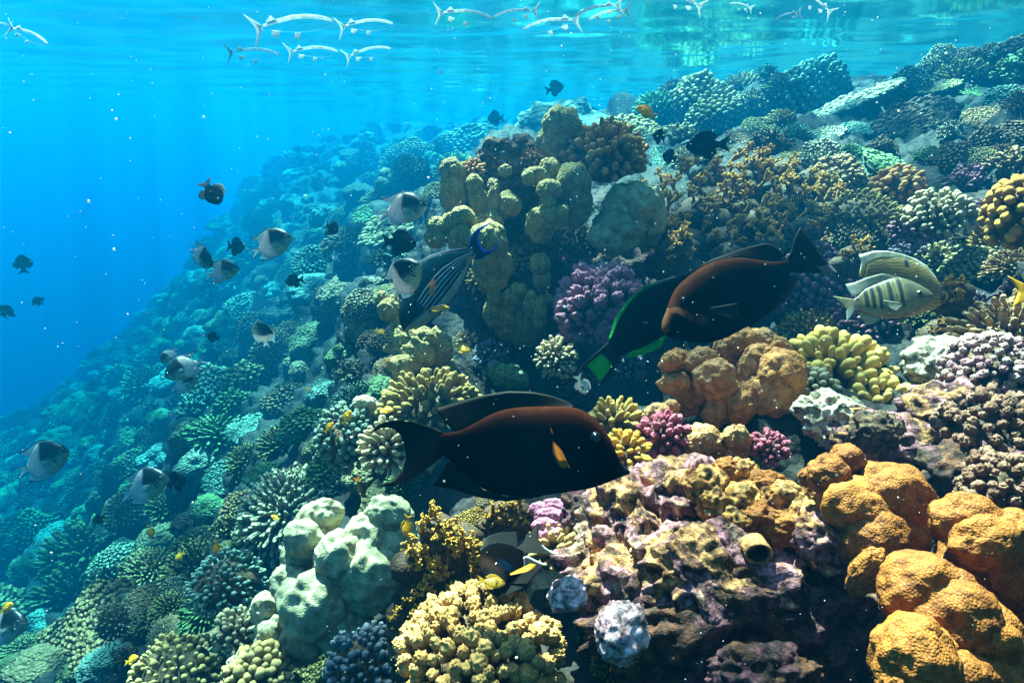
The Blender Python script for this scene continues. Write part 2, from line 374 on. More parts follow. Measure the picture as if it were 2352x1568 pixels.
def make_fish():
    # ---- brown surgeonfish in front
    s = Spec((2290, 775), (700, 550))
    gill = s.N([(1610, 340), (1650, 470), (1700, 640)])
    def t(x, z, h):
        c = lerp((.0005, .0003, .0003), (.034, .0095, .005), (h-.84)/.16)  # black flank, brown back: side shade and top sheen put into the tint
        if x < .07: c = lerp((.02, .026, .035), c, x/.07)
        return c
    s.body([(2290,770),(2210,690),(2165,560),(2100,430),(2010,320),(1900,245),(1800,225),(1640,220),(1400,222),(1250,235),(1100,285),(960,370),(860,435),(700,450)],
           [(2290,795),(2200,825),(2120,860),(1950,920),(1700,955),(1500,985),(1250,985),(1050,930),(900,830),(820,720),(760,640),(700,640)], .105, t)
    fd = lambda u, v: (.0007, .0004, .0004)
    s.fin('dorsal_fin', [(1830,238),(1640,225),(1400,228),(1250,240),(1100,290),(960,375),(870,440)], [(1850,225),(1780,180),(1640,130),(1480,97),(1270,88),(1050,118),(800,180),(610,232)], lambda u, v: lerp((.016, .005, .003), (.0008, .0005, .0004), v*2.2), n=60, rays=.5, side1=[(870,440),(790,435),(720,360),(610,232)])
    s.fin('anal_fin', [(1500,980),(1250,980),(1050,925),(900,820),(800,670)], [(1470,998),(1250,1022),(1000,985),(800,925),(610,895)], fd, n=60, rays=.5, side1=[(800,670),(730,700),(690,790),(610,895)])
    s.fin('tail_fin', [(705,640),(690,590),(690,500),(705,447)], [(105,890),(260,855),(330,780),(362,660),(350,560),(310,460),(240,400),(150,390),(35,445)], lambda u, v: (.0008, .0006, .0006),
          side0=[(705,640),(600,720),(480,800),(330,880),(220,900),(105,890)], side1=[(705,447),(580,390),(400,340),(200,330),(100,370),(35,445)], n=60, m=14, rays=.3)
    s.fin('pelvic_fin', [(1560,975),(1500,990)], [(1500,925),(1400,990)], fd, n=10, m=4)
    s.pectoral([(1634,398),(1644,420)], [(1798,740),(1728,742),(1655,645)], lambda u, v: lerp((1.0, .27, .008), (.03, .012, .004), abs(u-.35)*2.6-.35), flare=.16, rays=.55)
    s.eye((2010, 495), 48, (.006, .0025, .0015), (.001, .001, .001)).make('surgeonfish'); SP['surgeon'] = s
    P = lambda x, y: ((1130+x/2.735)*.7347, (1190+y/2.735)*.7347)
    put_fish(s, P(2290,775), P(700,550), 'large dark brown surgeonfish with orange pectoral fin and crescent tail, nearest fish', 'fish', None, .98, 1.02)
    # ---- brown surgeonfish, second
    s = Spec((765, 965), (1850, 400))
    fold = s.N([(790,815),(840,805),(900,860),(970,890),(1080,897)]); lip = s.N([(770,970),(765,870),(795,805)])
    def t(x, z, h):
        c = lerp((.0006, .0003, .0002), (.032, .011, .0055), (h-.82)/.18)  # brown rim along the back paints in the sheen of overhead sun
        d = min(seg_d(x, z, fold), seg_d(x, z, lip)); c = lerp((.10, .04, .018), c, d/.022)
        return c
    s.body([(765,950),(768,870),(800,800),(845,680),(900,590),(990,510),(1100,430),(1250,365),(1420,335),(1560,345),(1700,375),(1850,350)],
           [(768,985),(850,1020),(1000,1050),(1130,1055),(1270,1020),(1400,950),(1550,880),(1700,770),(1800,640),(1840,520),(1850,450)], .12, t)
    s.fin('dorsal_fin', [(950,535),(1100,432),(1250,367),(1420,337),(1560,347),(1720,395)], [(945,520),(1200,360),(1450,265),(1670,205),(1740,215),(1840,300)], lambda u, v: lerp((.006, .003, .002), (.0015, .001, .001), v), n=56, rays=.6)
    s.fin('anal_fin', [(1500,900),(1700,770),(1800,640),(1845,480)], [(1560,885),(1740,750),(1850,640),(1935,510)], lambda u, v: (.05, .03, .024) if v > .6 and u > .6 else (.02, .01, .008), n=40, rays=.5, side1=[(1845,480),(1900,470),(1935,510)])
    s.fin('tail_fin', [(1845,347),(1850,400),(1845,452)], [(1985,55),(2070,150),(2140,270),(2200,350),(2290,440)], lambda u, v: (.16, .14, .15) if (u > .8 and v > .68) else (.001, .0007, .0007),
          side0=[(1845,347),(1890,270),(1930,150),(1985,55)], side1=[(1845,452),(2000,455),(2150,450),(2290,440)], n=46, m=12, rays=.35)
    s.pectoral([(1090,800),(1100,830)], [(1320,760),(1330,840),(1280,900)], lambda u, v: (.014, .008, .006), flare=.12, rays=.4)
    s.eye((900, 730), 24, (.004, .002, .001), (.001, .001, .001)).make('surgeonfish')
    P2 = lambda x, y: ((1800+x/2.8)*.7347, (690+y/2.8)*.7347)
    put_fish(s, P2(765,965), P2(1850,400), 'brown surgeonfish with pale tail tip, head down over the tan lobed coral', 'fish', None, 1.36, 1.42)
    # ---- black wrasse with green fins
    s = Spec((1250, 580), (345, 1110))
    t = lambda x, z, h: lerp((.0003, .0004, .0006), (.0005, .003, .009), (h-.85)/.15 if x < .55 else 0)
    s.body([(1250,560),(1100,500),(960,505),(760,575),(600,655),(480,765),(380,905),(305,1060)], [(1250,600),(1100,760),(950,880),(740,1000),(600,1080),(430,1150),(390,1165)], .09, t)
    G = (.006, .40, .030)
    s.fin('dorsal_fin', [(900,525),(760,580),(600,660),(480,770),(380,910),(310,1060)], [(880,510),(740,565),(590,632),(455,755),(355,895),(296,1055)], lambda u, v: lerp((.004, .03, .03), G, u*2-.3) if v > .2 else (.004, .008, .01), n=50, rays=.3)
    s.fin('anal_fin', [(745,995),(600,1078),(430,1150)], [(757,1003),(700,1095),(560,1155),(430,1188)], lambda u, v: G, n=40, rays=.35)
    s.fin('tail_fin', [(305,1060),(345,1115),(392,1167)], [(30,1320),(125,1250),(235,1385),(215,1410)], lambda u, v: G if (v > .42 and .24 < u < .80) else (.0005, .0005, .0006),
          side0=[(305,1060),(200,1150),(100,1240),(30,1320)], side1=[(392,1167),(330,1270),(270,1350),(215,1410)], n=40, m=14, rays=.3)
    s.eye((1140, 570), 20, (.002, .002, .002), (.001, .001, .001)).make('wrasse')
    put_fish(s, P2(1250,580), P2(345,1110), 'black wrasse with bright green fin edges behind the brown surgeonfish', 'fish', None, 1.75, 1.62)
    # ---- striped blue surgeonfish
    s = Spec((330, 1430), (1150, 520))
    spot = s.N([(650,910),(645,970),(635,1030)]); scal = s.N([(1090,620),(1135,565)])
    def t(x, z, h):
        if seg_d(x, z, spot) < .026 and x > .2: return (.42, .13, .02)
        if seg_d(x, z, scal) < .012: return (.6, .10, .03)
        if h < .17: return (.22, .22, .17)
        if x < .24: return lerp((.20, .22, .16), (.004, .013, .02), (h-.22)/.12)
        if h < .66: return (.20, .25, .27) if (h*11.5) % 1 > .70 else (.002, .0035, .005)
        return lerp((.0012, .006, .010), (.002, .010, .016), h)
    s.body([(300,1440),(270,1330),(275,1200),(320,1050),(400,870),(520,690),(650,595),(850,530),(1000,500),(1110,470)],
           [(345,1455),(480,1420),(600,1370),(720,1270),(840,1140),(950,1000),(1050,830),(1120,650),(1170,590)], .10, t, n=90, m=240)
    rim = lambda u, v: (.01, .05, .22) if v > .75 else (.004, .006, .010)
    s.fin('dorsal_fin', [(430,830),(520,695),(650,600),(850,535),(1080,480)], [(440,790),(515,645),(650,558),(850,492),(1100,455)], rim, n=50, rays=.2)
    s.fin('anal_fin', [(600,1370),(840,1140),(950,1000),(1110,665)], [(620,1385),(860,1155),(985,1010),(1125,690)], lambda u, v: (.10, .09, .07) if v < .8 else (.01, .05, .2), n=50, rays=.2)
    s.fin('tail_fin', [(1110,462),(1150,520),(1205,592)], [(1450,90),(1270,225),(1225,320),(1260,430),(1330,500),(1420,450),(1510,360)], lambda u, v: (.012, .04, .55) if (v > .86 or u < .09 or u > .91) and v > .1 else (.003, .004, .010),
          side0=[(1110,462),(1150,310),(1230,210),(1340,150),(1450,90)], side1=[(1205,592),(1290,580),(1420,480),(1510,360)], n=48, m=16, rays=.15)
    s.pectoral([(590,1215),(590,1235)], [(760,1180),(830,1230),(740,1262),(640,1262)], lambda u, v: (.70, .33, .01) if v > .1 and u > .08 else (.01, .01, .01), flare=.35, rays=.12)
    s.fin('pelvic_fin', [(560,1400),(620,1360)], [(640,1440),(690,1400)], lambda u, v: (.03, .03, .04), n=10, m=4)
    s.eye((395, 1190), 20, (.03, .05, .06)).make('surgeonfish')
    P3 = lambda x, y: ((1180+x/3.92)*.7347, (660+y/3.92)*.7347)
    put_fish(s, P3(330,1430), P3(1150,520), 'blue black surgeonfish with thin white stripes and yellow pectoral fin, tail up', 'fish', None, 1.88, 1.98)
    # ---- pale damselfish
    s = Spec((2275, 305), (1915, 370))
    bar1 = s.N([(2180,290),(2185,320),(2215,345)]); bar2 = s.N([(2165,300),(2168,335),(2195,365)])
    def t(x, z, h):
        fr = lerp((.34, .40, .28), (.004, .009, .016), (h-.24)/.30); c = lerp(fr, (.74, .58, .55), (x-.56+.03*math.sin(9*h))/.06)
        if min(seg_d(x, z, bar1), seg_d(x, z, bar2)) < .016: c = (.006, .01, .014)
        return c
    s.body([(2275,298),(2230,240),(2160,200),(2080,187),(2010,205),(1960,260),(1915,350)], [(2275,318),(2240,370),(2190,420),(2120,452),(2040,468),(1970,452),(1930,410),(1915,390)], .12, t, n=50, m=32, mat='pale')
    ed = lambda u, v: (.012, .02, .035) if v > .72 else (.60, .66, .68)
    s.fin('dorsal_fin', [(2150,200),(2080,190),(2010,208),(1945,285)], [(2130,183),(2050,170),(1980,202),(1900,232),(1838,228)], ed, side1=[(1945,285),(1890,268),(1838,228)])
    s.fin('anal_fin', [(2060,465),(2000,460),(1935,415)], [(2045,485),(1960,484),(1905,478)], ed, n=24)
    s.fin('tail_fin', [(1918,350),(1915,370),(1918,390)], [(1770,350),(1868,375),(1815,455)], lambda u, v: (.012, .02, .035) if (u < .1 or u > .9) else (.75, .75, .74), n=30)
    s.fin('pelvic_fin', [(2170,432),(2120,450)], [(2060,482),(2025,500)], lambda u, v: (.7, .7, .7) if u < .6 else (.03, .04, .06), n=12, m=5)
    s.pectoral([(2130,335),(2130,348)], [(2078,335),(2074,358),(2092,368)], lambda u, v: (.6, .62, .6), flare=.2, rays=.4)
    s.eye((2230, 293), 13, (.08, .10, .10)).make('damselfish'); SP['pale'] = s
    g = 'pale damselfish with black edged fins'
    P6 = lambda x, y: ((560+x/2.94)*.7347, (540+y/2.94)*.7347)
    for sn, tl, d, dt, lab in [
        (P6(2275,305), P6(1915,370), 2.2, 2.22, 'damselfish with pinkish white rear half, just left of the stony pinnacle'),
        (P6(1035,590), P6(738,710), 2.6, 2.62, 'damselfish with pinkish white tail root, middle of the blue slope'),
        (P6(552,875), P6(305,935), 3.0, 3.0, 'faint green bellied damselfish in front of a darker one, left blue slope'),
        (P6(300,860), P6(140,720), 3.1, 3.15, 'dark backed damselfish nosing down behind the faint green bellied one'),
        (P3(515,640), P3(225,955), 1.72, 1.80, 'blue grey damselfish overlapping the striped blue surgeonfish'),
        ((379, 866), (452, 833), 2.9, 2.94, 'damselfish facing left with spread black edged fins on the blue slope'),
        ((372, 833), (398, 806), 3.2, 3.24, 'small bright tailed damselfish just above the one facing left'),
        ((455, 868), (404, 890), 3.2, 3.2, 'damselfish half hidden under the one facing left'),
        ((590, 738), (609, 785), 3.0, 3.1, 'damselfish seen nearly end on above the teal coral slope'),
        ((157, 1038), (64, 1075), 2.6, 2.62, 'dark backed damselfish over the deep water, lower left'),
        ((386, 1097), (301, 1130), 2.5, 2.52, 'damselfish with dark back low over the green coral heads'),
        ((60, 1428), (-25, 1455), 2.0, 2.02, 'damselfish cut by the left picture edge near the bottom')]:
        put_fish(s, sn, tl, lab, 'fish', g, d, dt, tilt=-50 if 'nosing' in lab else -35 if 'end on' in lab else 12)
    # ---- barred sergeant fish
    s = Spec((1290, 730), (350, 790))
    bx = [s.N([(x, 700)])[0][0] for x in (480, 560, 640, 760, 880)]; sp = s.N([(378, 742)])[0]
    def t(x, z, h):
        c = lerp((.46, .33, .14), (.15, .14, .08), (h-.15)/.35)
        xx = x-.05*(h-.5)**2
        for k, b in enumerate(bx):
            q = abs(xx-b)
            if h > .22 and q < .030: c = lerp((.018, .032, .034), c, (q-.018)/.014)
            elif q < .048 and h > .1: c = lerp((.34, .30, .12), c, .3)
        if math.hypot(x-sp[0], z-sp[1]) < .028: c = (.006, .008, .03)
        if x < .34: c = lerp(c, (.085, .085, .06) if h > .4 else (.44, .32, .15), .6)
        return c
    s.body([(1290,718),(1230,630),(1120,545),(1000,475),(880,437),(760,465),(600,535),(470,600),(400,680),(350,735)], [(1290,748),(1220,820),(1100,915),(980,975),(880,992),(660,998),(540,960),(430,900),(350,850)], .12, t, n=80, m=40, mat='pale')
    pf = lambda u, v: (.38, .37, .26)
    s.fin('dorsal_fin', [(900,440),(760,470),(600,540),(470,605),(395,690)], [(860,425),(700,385),(500,440),(380,495),(255,520)], lambda u, v: lerp((.20, .20, .14), (.40, .42, .36), u), side1=[(395,690),(320,690),(275,610),(255,520)], n=46)
    s.fin('anal_fin', [(640,998),(540,962),(390,905)], [(545,1072),(460,1080),(378,930)], lambda u, v: (.55, .48, .25), n=26, rays=.4)
    s.fin('pelvic_fin', [(950,980),(860,992)], [(900,1040),(715,1112)], lambda u, v: (.30, .27, .17), n=16, m=6)
    s.fin('tail_fin', [(355,735),(345,790),(355,850)], [(85,685),(200,800),(245,870),(235,1035)], lambda u, v: (.60, .52, .28) if u < .6 else (.40, .44, .38), n=34, side1=[(355,850),(300,960),(235,1035)])
    s.pectoral([(890,815),(885,840)], [(640,790),(690,900),(780,945)], lambda u, v: (.46, .44, .32), flare=.22, rays=.35)
    s.eye((1085, 683), 36, (.14, .13, .08)).make('sergeant_fish')
    P4 = lambda x, y: ((2580+x/3.794)*.7347, (740+y/3.794)*.7347)
    put_fish(s, P4(1290,730), P4(350,790), 'olive grey fish with dark teal bars in front of the yellow butterflyfish', 'fish', None, 1.30, 1.33, tilt=16)
    # ---- butterflyfish behind it
    s = Spec((1440, 720), (430, 640))
    def t(x, z, h):
        wv = math.sin(150*(z+.16*x)+2.0*math.sin(16*x)+1.1*math.sin(41*x))
        c = lerp((.10, .075, .03), (.34, .25, .09), wv*.5+.55)
        if x < .13 and h > .1: c = lerp((.03, .025, .02), c, abs(x-.09)*22-.3)
        if x < .05: c = (.55, .36, .03)
        if math.hypot((x-.51)*1.6, (z-.36)*.8) < .04: c = (.02, .03, .04)
        return c
    s.body([(1440,705),(1380,620),(1310,495),(1200,365),(1050,280),(850,232),(650,238),(500,310),(430,580)], [(1440,735),(1300,850),(1100,920),(800,930),(550,850),(430,700)], .09, t, n=120, m=100, mat='pale')
    s.fin('dorsal_fin', [(1330,530),(1200,370),(1050,285),(850,238),(650,245),(500,320),(440,480)], [(1345,500),(1230,335),(1100,255),(950,205),(760,165),(600,160),(420,205)], lambda u, v: (.85, .80, .62) if v > .35 else (.6, .5, .2), side1=[(440,480),(400,470),(445,300),(420,205)], n=50, rays=.1)
    s.fin('tail_fin', [(435,585),(430,640),(435,695)], [(320,580),(300,640),(320,700)], lambda u, v: (.6, .45, .08), n=20)
    s.eye((1340, 690), 30, (.05, .04, .03)).make('butterflyfish')
    put_fish(s, P4(1440,720), P4(430,640), 'yellow butterflyfish with white dorsal rim behind the barred olive fish', 'fish', None, 1.52, 1.52, tilt=14)
    # ---- small surgeonfish nosing down
    s = Spec((470, 1400), (850, 600))
    def t(x, z, h):
        c = lerp((.0015, .0012, .001), (.0022, .002, .0016), (h-.35)/.6)
        if x < .62 and h > .25: c = lerp((.016, .008, .005), c, (x-.36+.25*(1-h))/.16)
        if x < .30: c = lerp((.007, .0065, .0075), c, (x-.18)/.1)
        if .33 < x < .52 and .2 < h < .55: c = lerp(c, (.0012, .006, .016), .7)
        return c
    s.body([(440,1420),(330,1290),(250,1080),(240,850),(290,700),(400,600),(550,535),(700,540),(815,565)], [(500,1410),(560,1330),(640,1220),(760,1100),(870,950),(900,800),(895,690)], .17, t)
    s.fin('dorsal_fin', [(275,740),(400,605),(550,540),(700,545),(830,565)], [(265,690),(400,430),(600,320),(870,230)], fd, n=46, rays=.4, side1=[(830,565),(860,480),(870,230)])
    s.fin('anal_fin', [(560,1340),(760,1110),(880,940),(900,720)], [(580,1420),(850,1260),(1080,960),(1250,780)], lambda u, v: (.6, .58, .64) if u > .965 else (.004, .002, .0018), n=46, rays=.4, side1=[(900,720),(960,670),(1100,735),(1250,780)])
    s.fin('tail_fin', [(815,562),(850,600),(900,645)], [(1250,20),(1200,300),(1290,460),(1420,545),(1580,490)], lambda u, v: (.7, .7, .75) if v > .94 and .5 < u < .8 else lerp((.02, .011, .008), (.008, .004, .003), u), side0=[(815,562),(950,430),(1020,250),(1250,20)], side1=[(900,645),(1100,600),(1400,560),(1580,490)], n=44, m=12, rays=.5)
    s.pectoral([(620,1140),(625,1165)], [(900,990),(975,1005),(960,1050),(850,1120)], lambda u, v: (.72, .30, .01), flare=.3, rays=.4)
    s.eye((440, 1050), 40, (.012, .011, .012)).make('surgeonfish')
    P5 = lambda x, y: ((1480+x/6.03)*.7347, (1620+y/6.03)*.7347)
    put_fish(s, P5(470,1400), P5(850,600), 'small dusky surgeonfish with white edged tail nosing down among yellow corals', 'fish', None, 1.02, 1.12)
    # ---- lemon damsels
    def oval(name, c, c2, eyec=(.02, .02, .02), deep=1.0, fork=.12):
        s = Spec((0, 0), (100, 0))
        q = lambda L: [(x, -z*deep) for x, z in L]
        tt = lambda x, z, h: lerp(c2, c, (h-.1)/.5)
        s.body(q([(0,1),(8,14),(25,26),(45,31),(65,27),(85,15),(100,8)]), q([(0,-3),(10,-13),(28,-25),(48,-30),(66,-27),(86,-14),(100,-8)]), .11, tt, n=30, m=18, mat='pale' if c[0] > .3 else 'scale')
        fc = lambda u, v: lerp(c, c2, .3)
        s.fin('dorsal_fin', q([(28,26),(45,30),(65,26),(90,13)]), q([(26,30),(48,42),(75,42),(98,24)]), fc, n=22, m=5)
        s.fin('anal_fin', q([(52,-29),(66,-26),(90,-13)]), q([(54,-38),(76,-42),(97,-24)]), fc, n=18, m=5)
        s.fin('tail_fin', q([(99,8),(100,0),(99,-8)]), q([(136,26),(122,0),(136,-26)]), fc, n=18, m=5)
        s.pectoral(q([(32,0),(32,-4)]), q([(48,8),(52,-6),(46,-12)]), fc, flare=.5)
        s.eye((13, -5), 4.5, eyec, (.004, .004, .004)).make(name); return s
    s = oval('lemon_damselfish', (.85, .40, .012), (.90, .52, .03)); g = 'small yellow damselfish'
    for sn, tl, d, lab in [
        ((1462, 246), (1496, 264), 1.9, 'orange yellow damselfish in open water above the right reef top'),
        ((806, 942), (792, 968), 2.1, 'bright yellow damselfish above the round teal coral, upper of two'),
        ((766, 970), (750, 988), 2.2, 'yellow damselfish just left of the round teal coral, lower of two'),
        ((904, 942), (880, 940), 1.9, 'yellow damselfish between the olive finger coral and the big surgeonfish tail'),
        ((932, 1235), (936, 1195), 1.75, 'yellow damselfish nose down in front of the pale lobed coral'),
        ((884, 768), (868, 758), 2.3, 'tiny yellow damselfish left of the pinnacle foot'),
        ((1084, 806), (1050, 796), 2.1, 'dull yellow damselfish in the shaded hollow of the pinnacle'),
        ((622, 1183), (637, 1190), 2.4, 'tiny dark yellow damselfish left of the pale lobed coral'),
        ((497, 1272), (496, 1248), 2.4, 'yellow damselfish standing upright above the sandy patch'),
        ((402, 1286), (418, 1272), 2.7, 'green yellow damselfish slanting over the sandy patch'),
        ((318, 1507), (294, 1518), 1.9, 'yellow damselfish with grey face near the bottom left corner'),
        ((700, 893), (711, 895), 3.4, 'tiny yellow damselfish high on the teal slope'),
        ((348, 1236), (344, 1212), 3.0, 'faint greenish damselfish standing upright on the left slope'),
        ((2520, 684), (2372, 672), 1.2, 'yellow fish entering at the right picture edge, only tail showing'),
        ((894, 822), (888, 836), 2.7, 'tiny green yellow damselfish at the foot of the pinnacle edge'),
        ((840, 1160), (836, 1150), 2.0, 'tiny yellow damselfish between the pale lobed coral tops'),
        ((30, 1385), (5, 1402), 2.3, 'greenish yellow damselfish at the left picture edge'),
        ((1160, 1340), (1112, 1333), 1.15, 'yellow fish half hidden behind the small dusky surgeonfish')]:
        put_fish(s, sn, tl, lab, 'fish', g, d, d, tilt=32)
    s = oval('yellowtail_damselfish', (.05, .05, .05), (.10, .10, .09), deep=.55)
    s2 = [p for p in s.me]
    for nm, me in s.me:
        if nm == 'tail_fin':
            ca = me.color_attributes['tint']
            for k in range(len(ca.data)): ca.data[k].color = (.75, .36, .01, 1)
    put_fish(s, (836, 1142), (822, 1106), 'slim grey fish with bright yellow tail held up above the pale lobed coral', 'fish', None, 1.7, 1.66)
    # ---- dark fish
    s = oval('dark_damselfish', (.003, .003, .004), (.006, .0055, .005), deep=1.05); g = 'dark small fish over the reef'
    for sn, tl, d, lab in [
        ((503, 468), (476, 428), 2.4, 'dark oval fish alone in the blue, head down'),
        ((560, 569), (530, 566), 3.6, 'dark fish behind the pink tailed damselfish of the blue slope'),
        ((774, 534), (753, 520), 3.2, 'small black fish in mid slope between two pale damselfish'),
        ((655, 650), (688, 643), 3.2, 'black round fish below the pink tailed damselfish of the blue slope'),
        ((956, 562), (896, 556), 2.1, 'brownish black fish just left of the pinnacle'),
        ((1522, 356), (1546, 364), 2.6, 'small black fish under the larger dark fish of the right reef'),
        ((1500, 310), (1521, 317), 2.6, 'small dark fish beside the tan finger coral on the pinnacle top'),
        ((1294, 198), (1262, 207), 6.0, 'faint grey fish high in the open water'),
        ((1120, 273), (1148, 272), 7.5, 'striped looking grey fish on the hazy reef edge'),
        ((48, 585), (54, 618), 5.2, 'faint blue fish by the left edge, upper of the hazy ones'),
        ((20, 703), (8, 722), 5.0, 'faint dark fish touching the left picture edge'),
        ((80, 684), (90, 697), 6.0, 'faintest hazy fish near the left edge'),
        ((425, 1096), (394, 1112), 2.9, 'dark fish behind the damselfish over the green coral heads'),
        ((215, 1097), (234, 1190), 3.2, 'dark small fish above the green coral heads'),
        ((475, 770), (497, 776), 3.9, 'faint pale fish in the middle of the blue slope')]:
        if lab.startswith('dark small fish above'): tl = (236, 1188); sn = (215, 1198)
        put_fish(s, sn, tl, lab, 'fish', g, d, d*1.02)
    s = oval('dark_surgeonfish', (.001, .0015, .002), (.002, .003, .003), deep=1.0)
    put_fish(s, (1574, 338), (1650, 332), 'black surgeonfish with pale tail mark over the right reef', 'fish', None, 2.3, 2.3)
    s = oval('reef_wrasse', (.012, .025, .035), (.10, .08, .07), deep=.8)
    put_fish(s, (1349, 910), (1330, 872), 'small blue grey fish with pale belly under the green finned wrasse', 'fish', None, 1.7, 1.75)
    # ---- silver fish under the surface
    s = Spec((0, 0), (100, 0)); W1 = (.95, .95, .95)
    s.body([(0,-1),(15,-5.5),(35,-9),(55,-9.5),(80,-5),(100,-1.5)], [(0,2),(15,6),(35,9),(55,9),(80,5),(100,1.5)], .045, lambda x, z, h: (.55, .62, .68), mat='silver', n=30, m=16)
    # sunlight on the back painted as an added white strip; fins share the white
    s.fin('back_highlight', [(4,0),(15,-3.6),(35,-6.4),(55,-6.8),(80,-3),(97,0)], [(3,-3.5),(15,-8.2),(35,-11.6),(55,-12.2),(80,-8),(97,-3)], lambda u, v: W1, n=30, m=4, th=.020, rays=.05)
    s.fin('dorsal_fin', [(76,-6),(90,-3)], [(84,-13),(92,-6)], lambda u, v: W1, n=10, m=4, th=.014, rays=.05)
    s.fin('tail_fin', [(99,-2.5),(100,0),(99,2.5)], [(120,-17),(109,-2),(107,4),(114,24)], lambda u, v: W1, n=26, m=8, th=.022, rays=.05)
    s.fin('pelvic_fin', [(48,9),(56,9)], [(52,17),(58,15)], lambda u, v: W1, n=8, m=4, th=.02, rays=.05)
    s.fin('anal_fin', [(74,6),(86,4)], [(82,14),(88,10)], lambda u, v: W1, n=8, m=4, th=.02, rays=.05)
    s.make('silver_fish'); g = 'slender silver fish just below the surface'
    hz = 330.
    for sn, tl, lab in [
        ((771, 52), (599, 64), 'largest slender silver fish with big pale forked tail, upper left row'),
        ((907, 58), (790, 62), 'slender silver fish following the largest one'),
        ((647, 130), (533, 121), 'lowest left slender silver fish with forked tail'),
        ((780, 122), (671, 120), 'slender silver fish in the middle of the lower row of three'),
        ((902, 114), (803, 130), 'rear slender silver fish of the lower row, nose up'),
        ((1135, 47), (1015, 31), 'slender silver fish facing right, nose to nose with another'),
        ((1130, 43), (1224, 26), 'slender silver fish facing left, nose to nose with another'),
        ((1197, 72), (1318, 48), 'lowest slender silver fish of the middle group, facing left'),
        ((1317, 42), (1416, 14), 'slender silver fish of the middle group rising to the upper edge'),
        ((1349, 49), (1436, 26), 'slender silver fish of the middle group with upturned tail'),
        ((112, 106), (28, 66), 'slender silver fish by the left edge, nose down'),
        ((22, 62), (-45, 58), 'slender silver fish cut by the left edge'),
        ((1500, -12), (1602, 14), 'slender silver fish cut by the upper edge, tail showing'),
        ((1776, 50), (1832, 31), 'small slender silver fish above the right reef'),
        ((1672, 10), (1722, 19), 'blurred slender silver fish left of the small one above the right reef'),
        ((1826, -14), (1902, 26), 'rightmost slender silver fish, only its tail below the upper edge')]:
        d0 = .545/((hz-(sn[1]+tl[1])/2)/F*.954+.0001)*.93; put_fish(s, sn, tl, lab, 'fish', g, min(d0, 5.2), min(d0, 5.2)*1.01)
SP = {}

# ------------------------------------------------------------------ coral building blocks
def coral_material(name, a, b, cell=160, bump=.5, dist=.004, spots=.35, rough=.7, patch=6.0):
    """living coral: two hues in patches, small polyps, tips as tinted on the mesh"""
    k = NT(name); tc = k.n('TexCoord'); src = tc.outputs['Object']
    n1 = k.n('TexNoise', Scale=patch, Detail=4, Roughness=.6); k.l(src, n1.inputs[0])
    oi = k.n('ObjectInfo'); ma = k.n('Math', _operation='MULTIPLY_ADD'); k.l(oi.outputs['Random'], ma.inputs[0]); ma.inputs[1].default_value = .34; k.l(n1.outputs[0], ma.inputs[2])
    base = k.ramp(ma.outputs[0], [(.46, a), (.88, b)])
    v = k.n('TexVoronoi', Scale=cell); k.l(src, v.inputs[0])
    sp = k.ramp(v.outputs[0], [(.15, (1+spots, 1+spots, 1+spots)), (.6, (1-spots, 1-spots, 1-spots))])
    n2 = k.n('TexNoise', Scale=patch*7, Detail=3); k.l(src, n2.inputs[0]); dirt = k.ramp(n2.outputs[0], [(.36, (.55, .52, .5)), (.56, (1.08, 1.08, 1.08))])
    m1 = k.n('Mix', _data_type='RGBA', _blend_type='MULTIPLY'); m1.inputs[0].default_value = 1; k.l(base, m1.inputs[6]); k.l(sp, m1.inputs[7])
    m2 = k.n('Mix', _data_type='RGBA', _blend_type='MULTIPLY'); m2.inputs[0].default_value = .9; k.l(m1.outputs[2], m2.inputs[6]); k.l(dirt, m2.inputs[7])
    at_ = k.n('VertexColor', _layer_name='tint'); m3 = k.n('Mix', _data_type='RGBA', _blend_type='MULTIPLY'); m3.inputs[0].default_value = 1
    k.l(m2.outputs[2], m3.inputs[6]); k.l(at_.outputs[0], m3.inputs[7])
    p = k.n('BsdfPrincipled', Roughness=rough); p.inputs['Specular IOR Level'].default_value = .2; k.l(m3.outputs[2], p.inputs[0])
    ad = k.n('Math', _operation='MULTIPLY_ADD'); k.l(v.outputs[0], ad.inputs[0]); ad.inputs[1].default_value = -1; k.l(n2.outputs[0], ad.inputs[2])
    bp = k.n('Bump', Strength=bump, Distance=dist); k.l(ad.outputs[0], bp.inputs['Height']); k.l(bp.outputs[0], p.inputs['Normal'])
    k.l(p.outputs[0], k.out.inputs[0]); return k.m
def blob(sub, radii, lump=.12, lf=1.6, wart=0, wf=5, seed=0, ridge=0):
    V, Fc = ICO(sub); s = np.array([seed*3.17, seed*1.71, seed*.93])
    r = 1+lump*fbm(V*lf+s, 3)
    if ridge: r = r+ridge*(.5-np.abs(perlin(V*lf*1.7+s+5))*1.6)
    if wart: r = r+wart*(.55-worley(V*wf+s))
    return V*r[:, None]*np.array(radii), Fc
def white(n): return np.ones((n, 3))
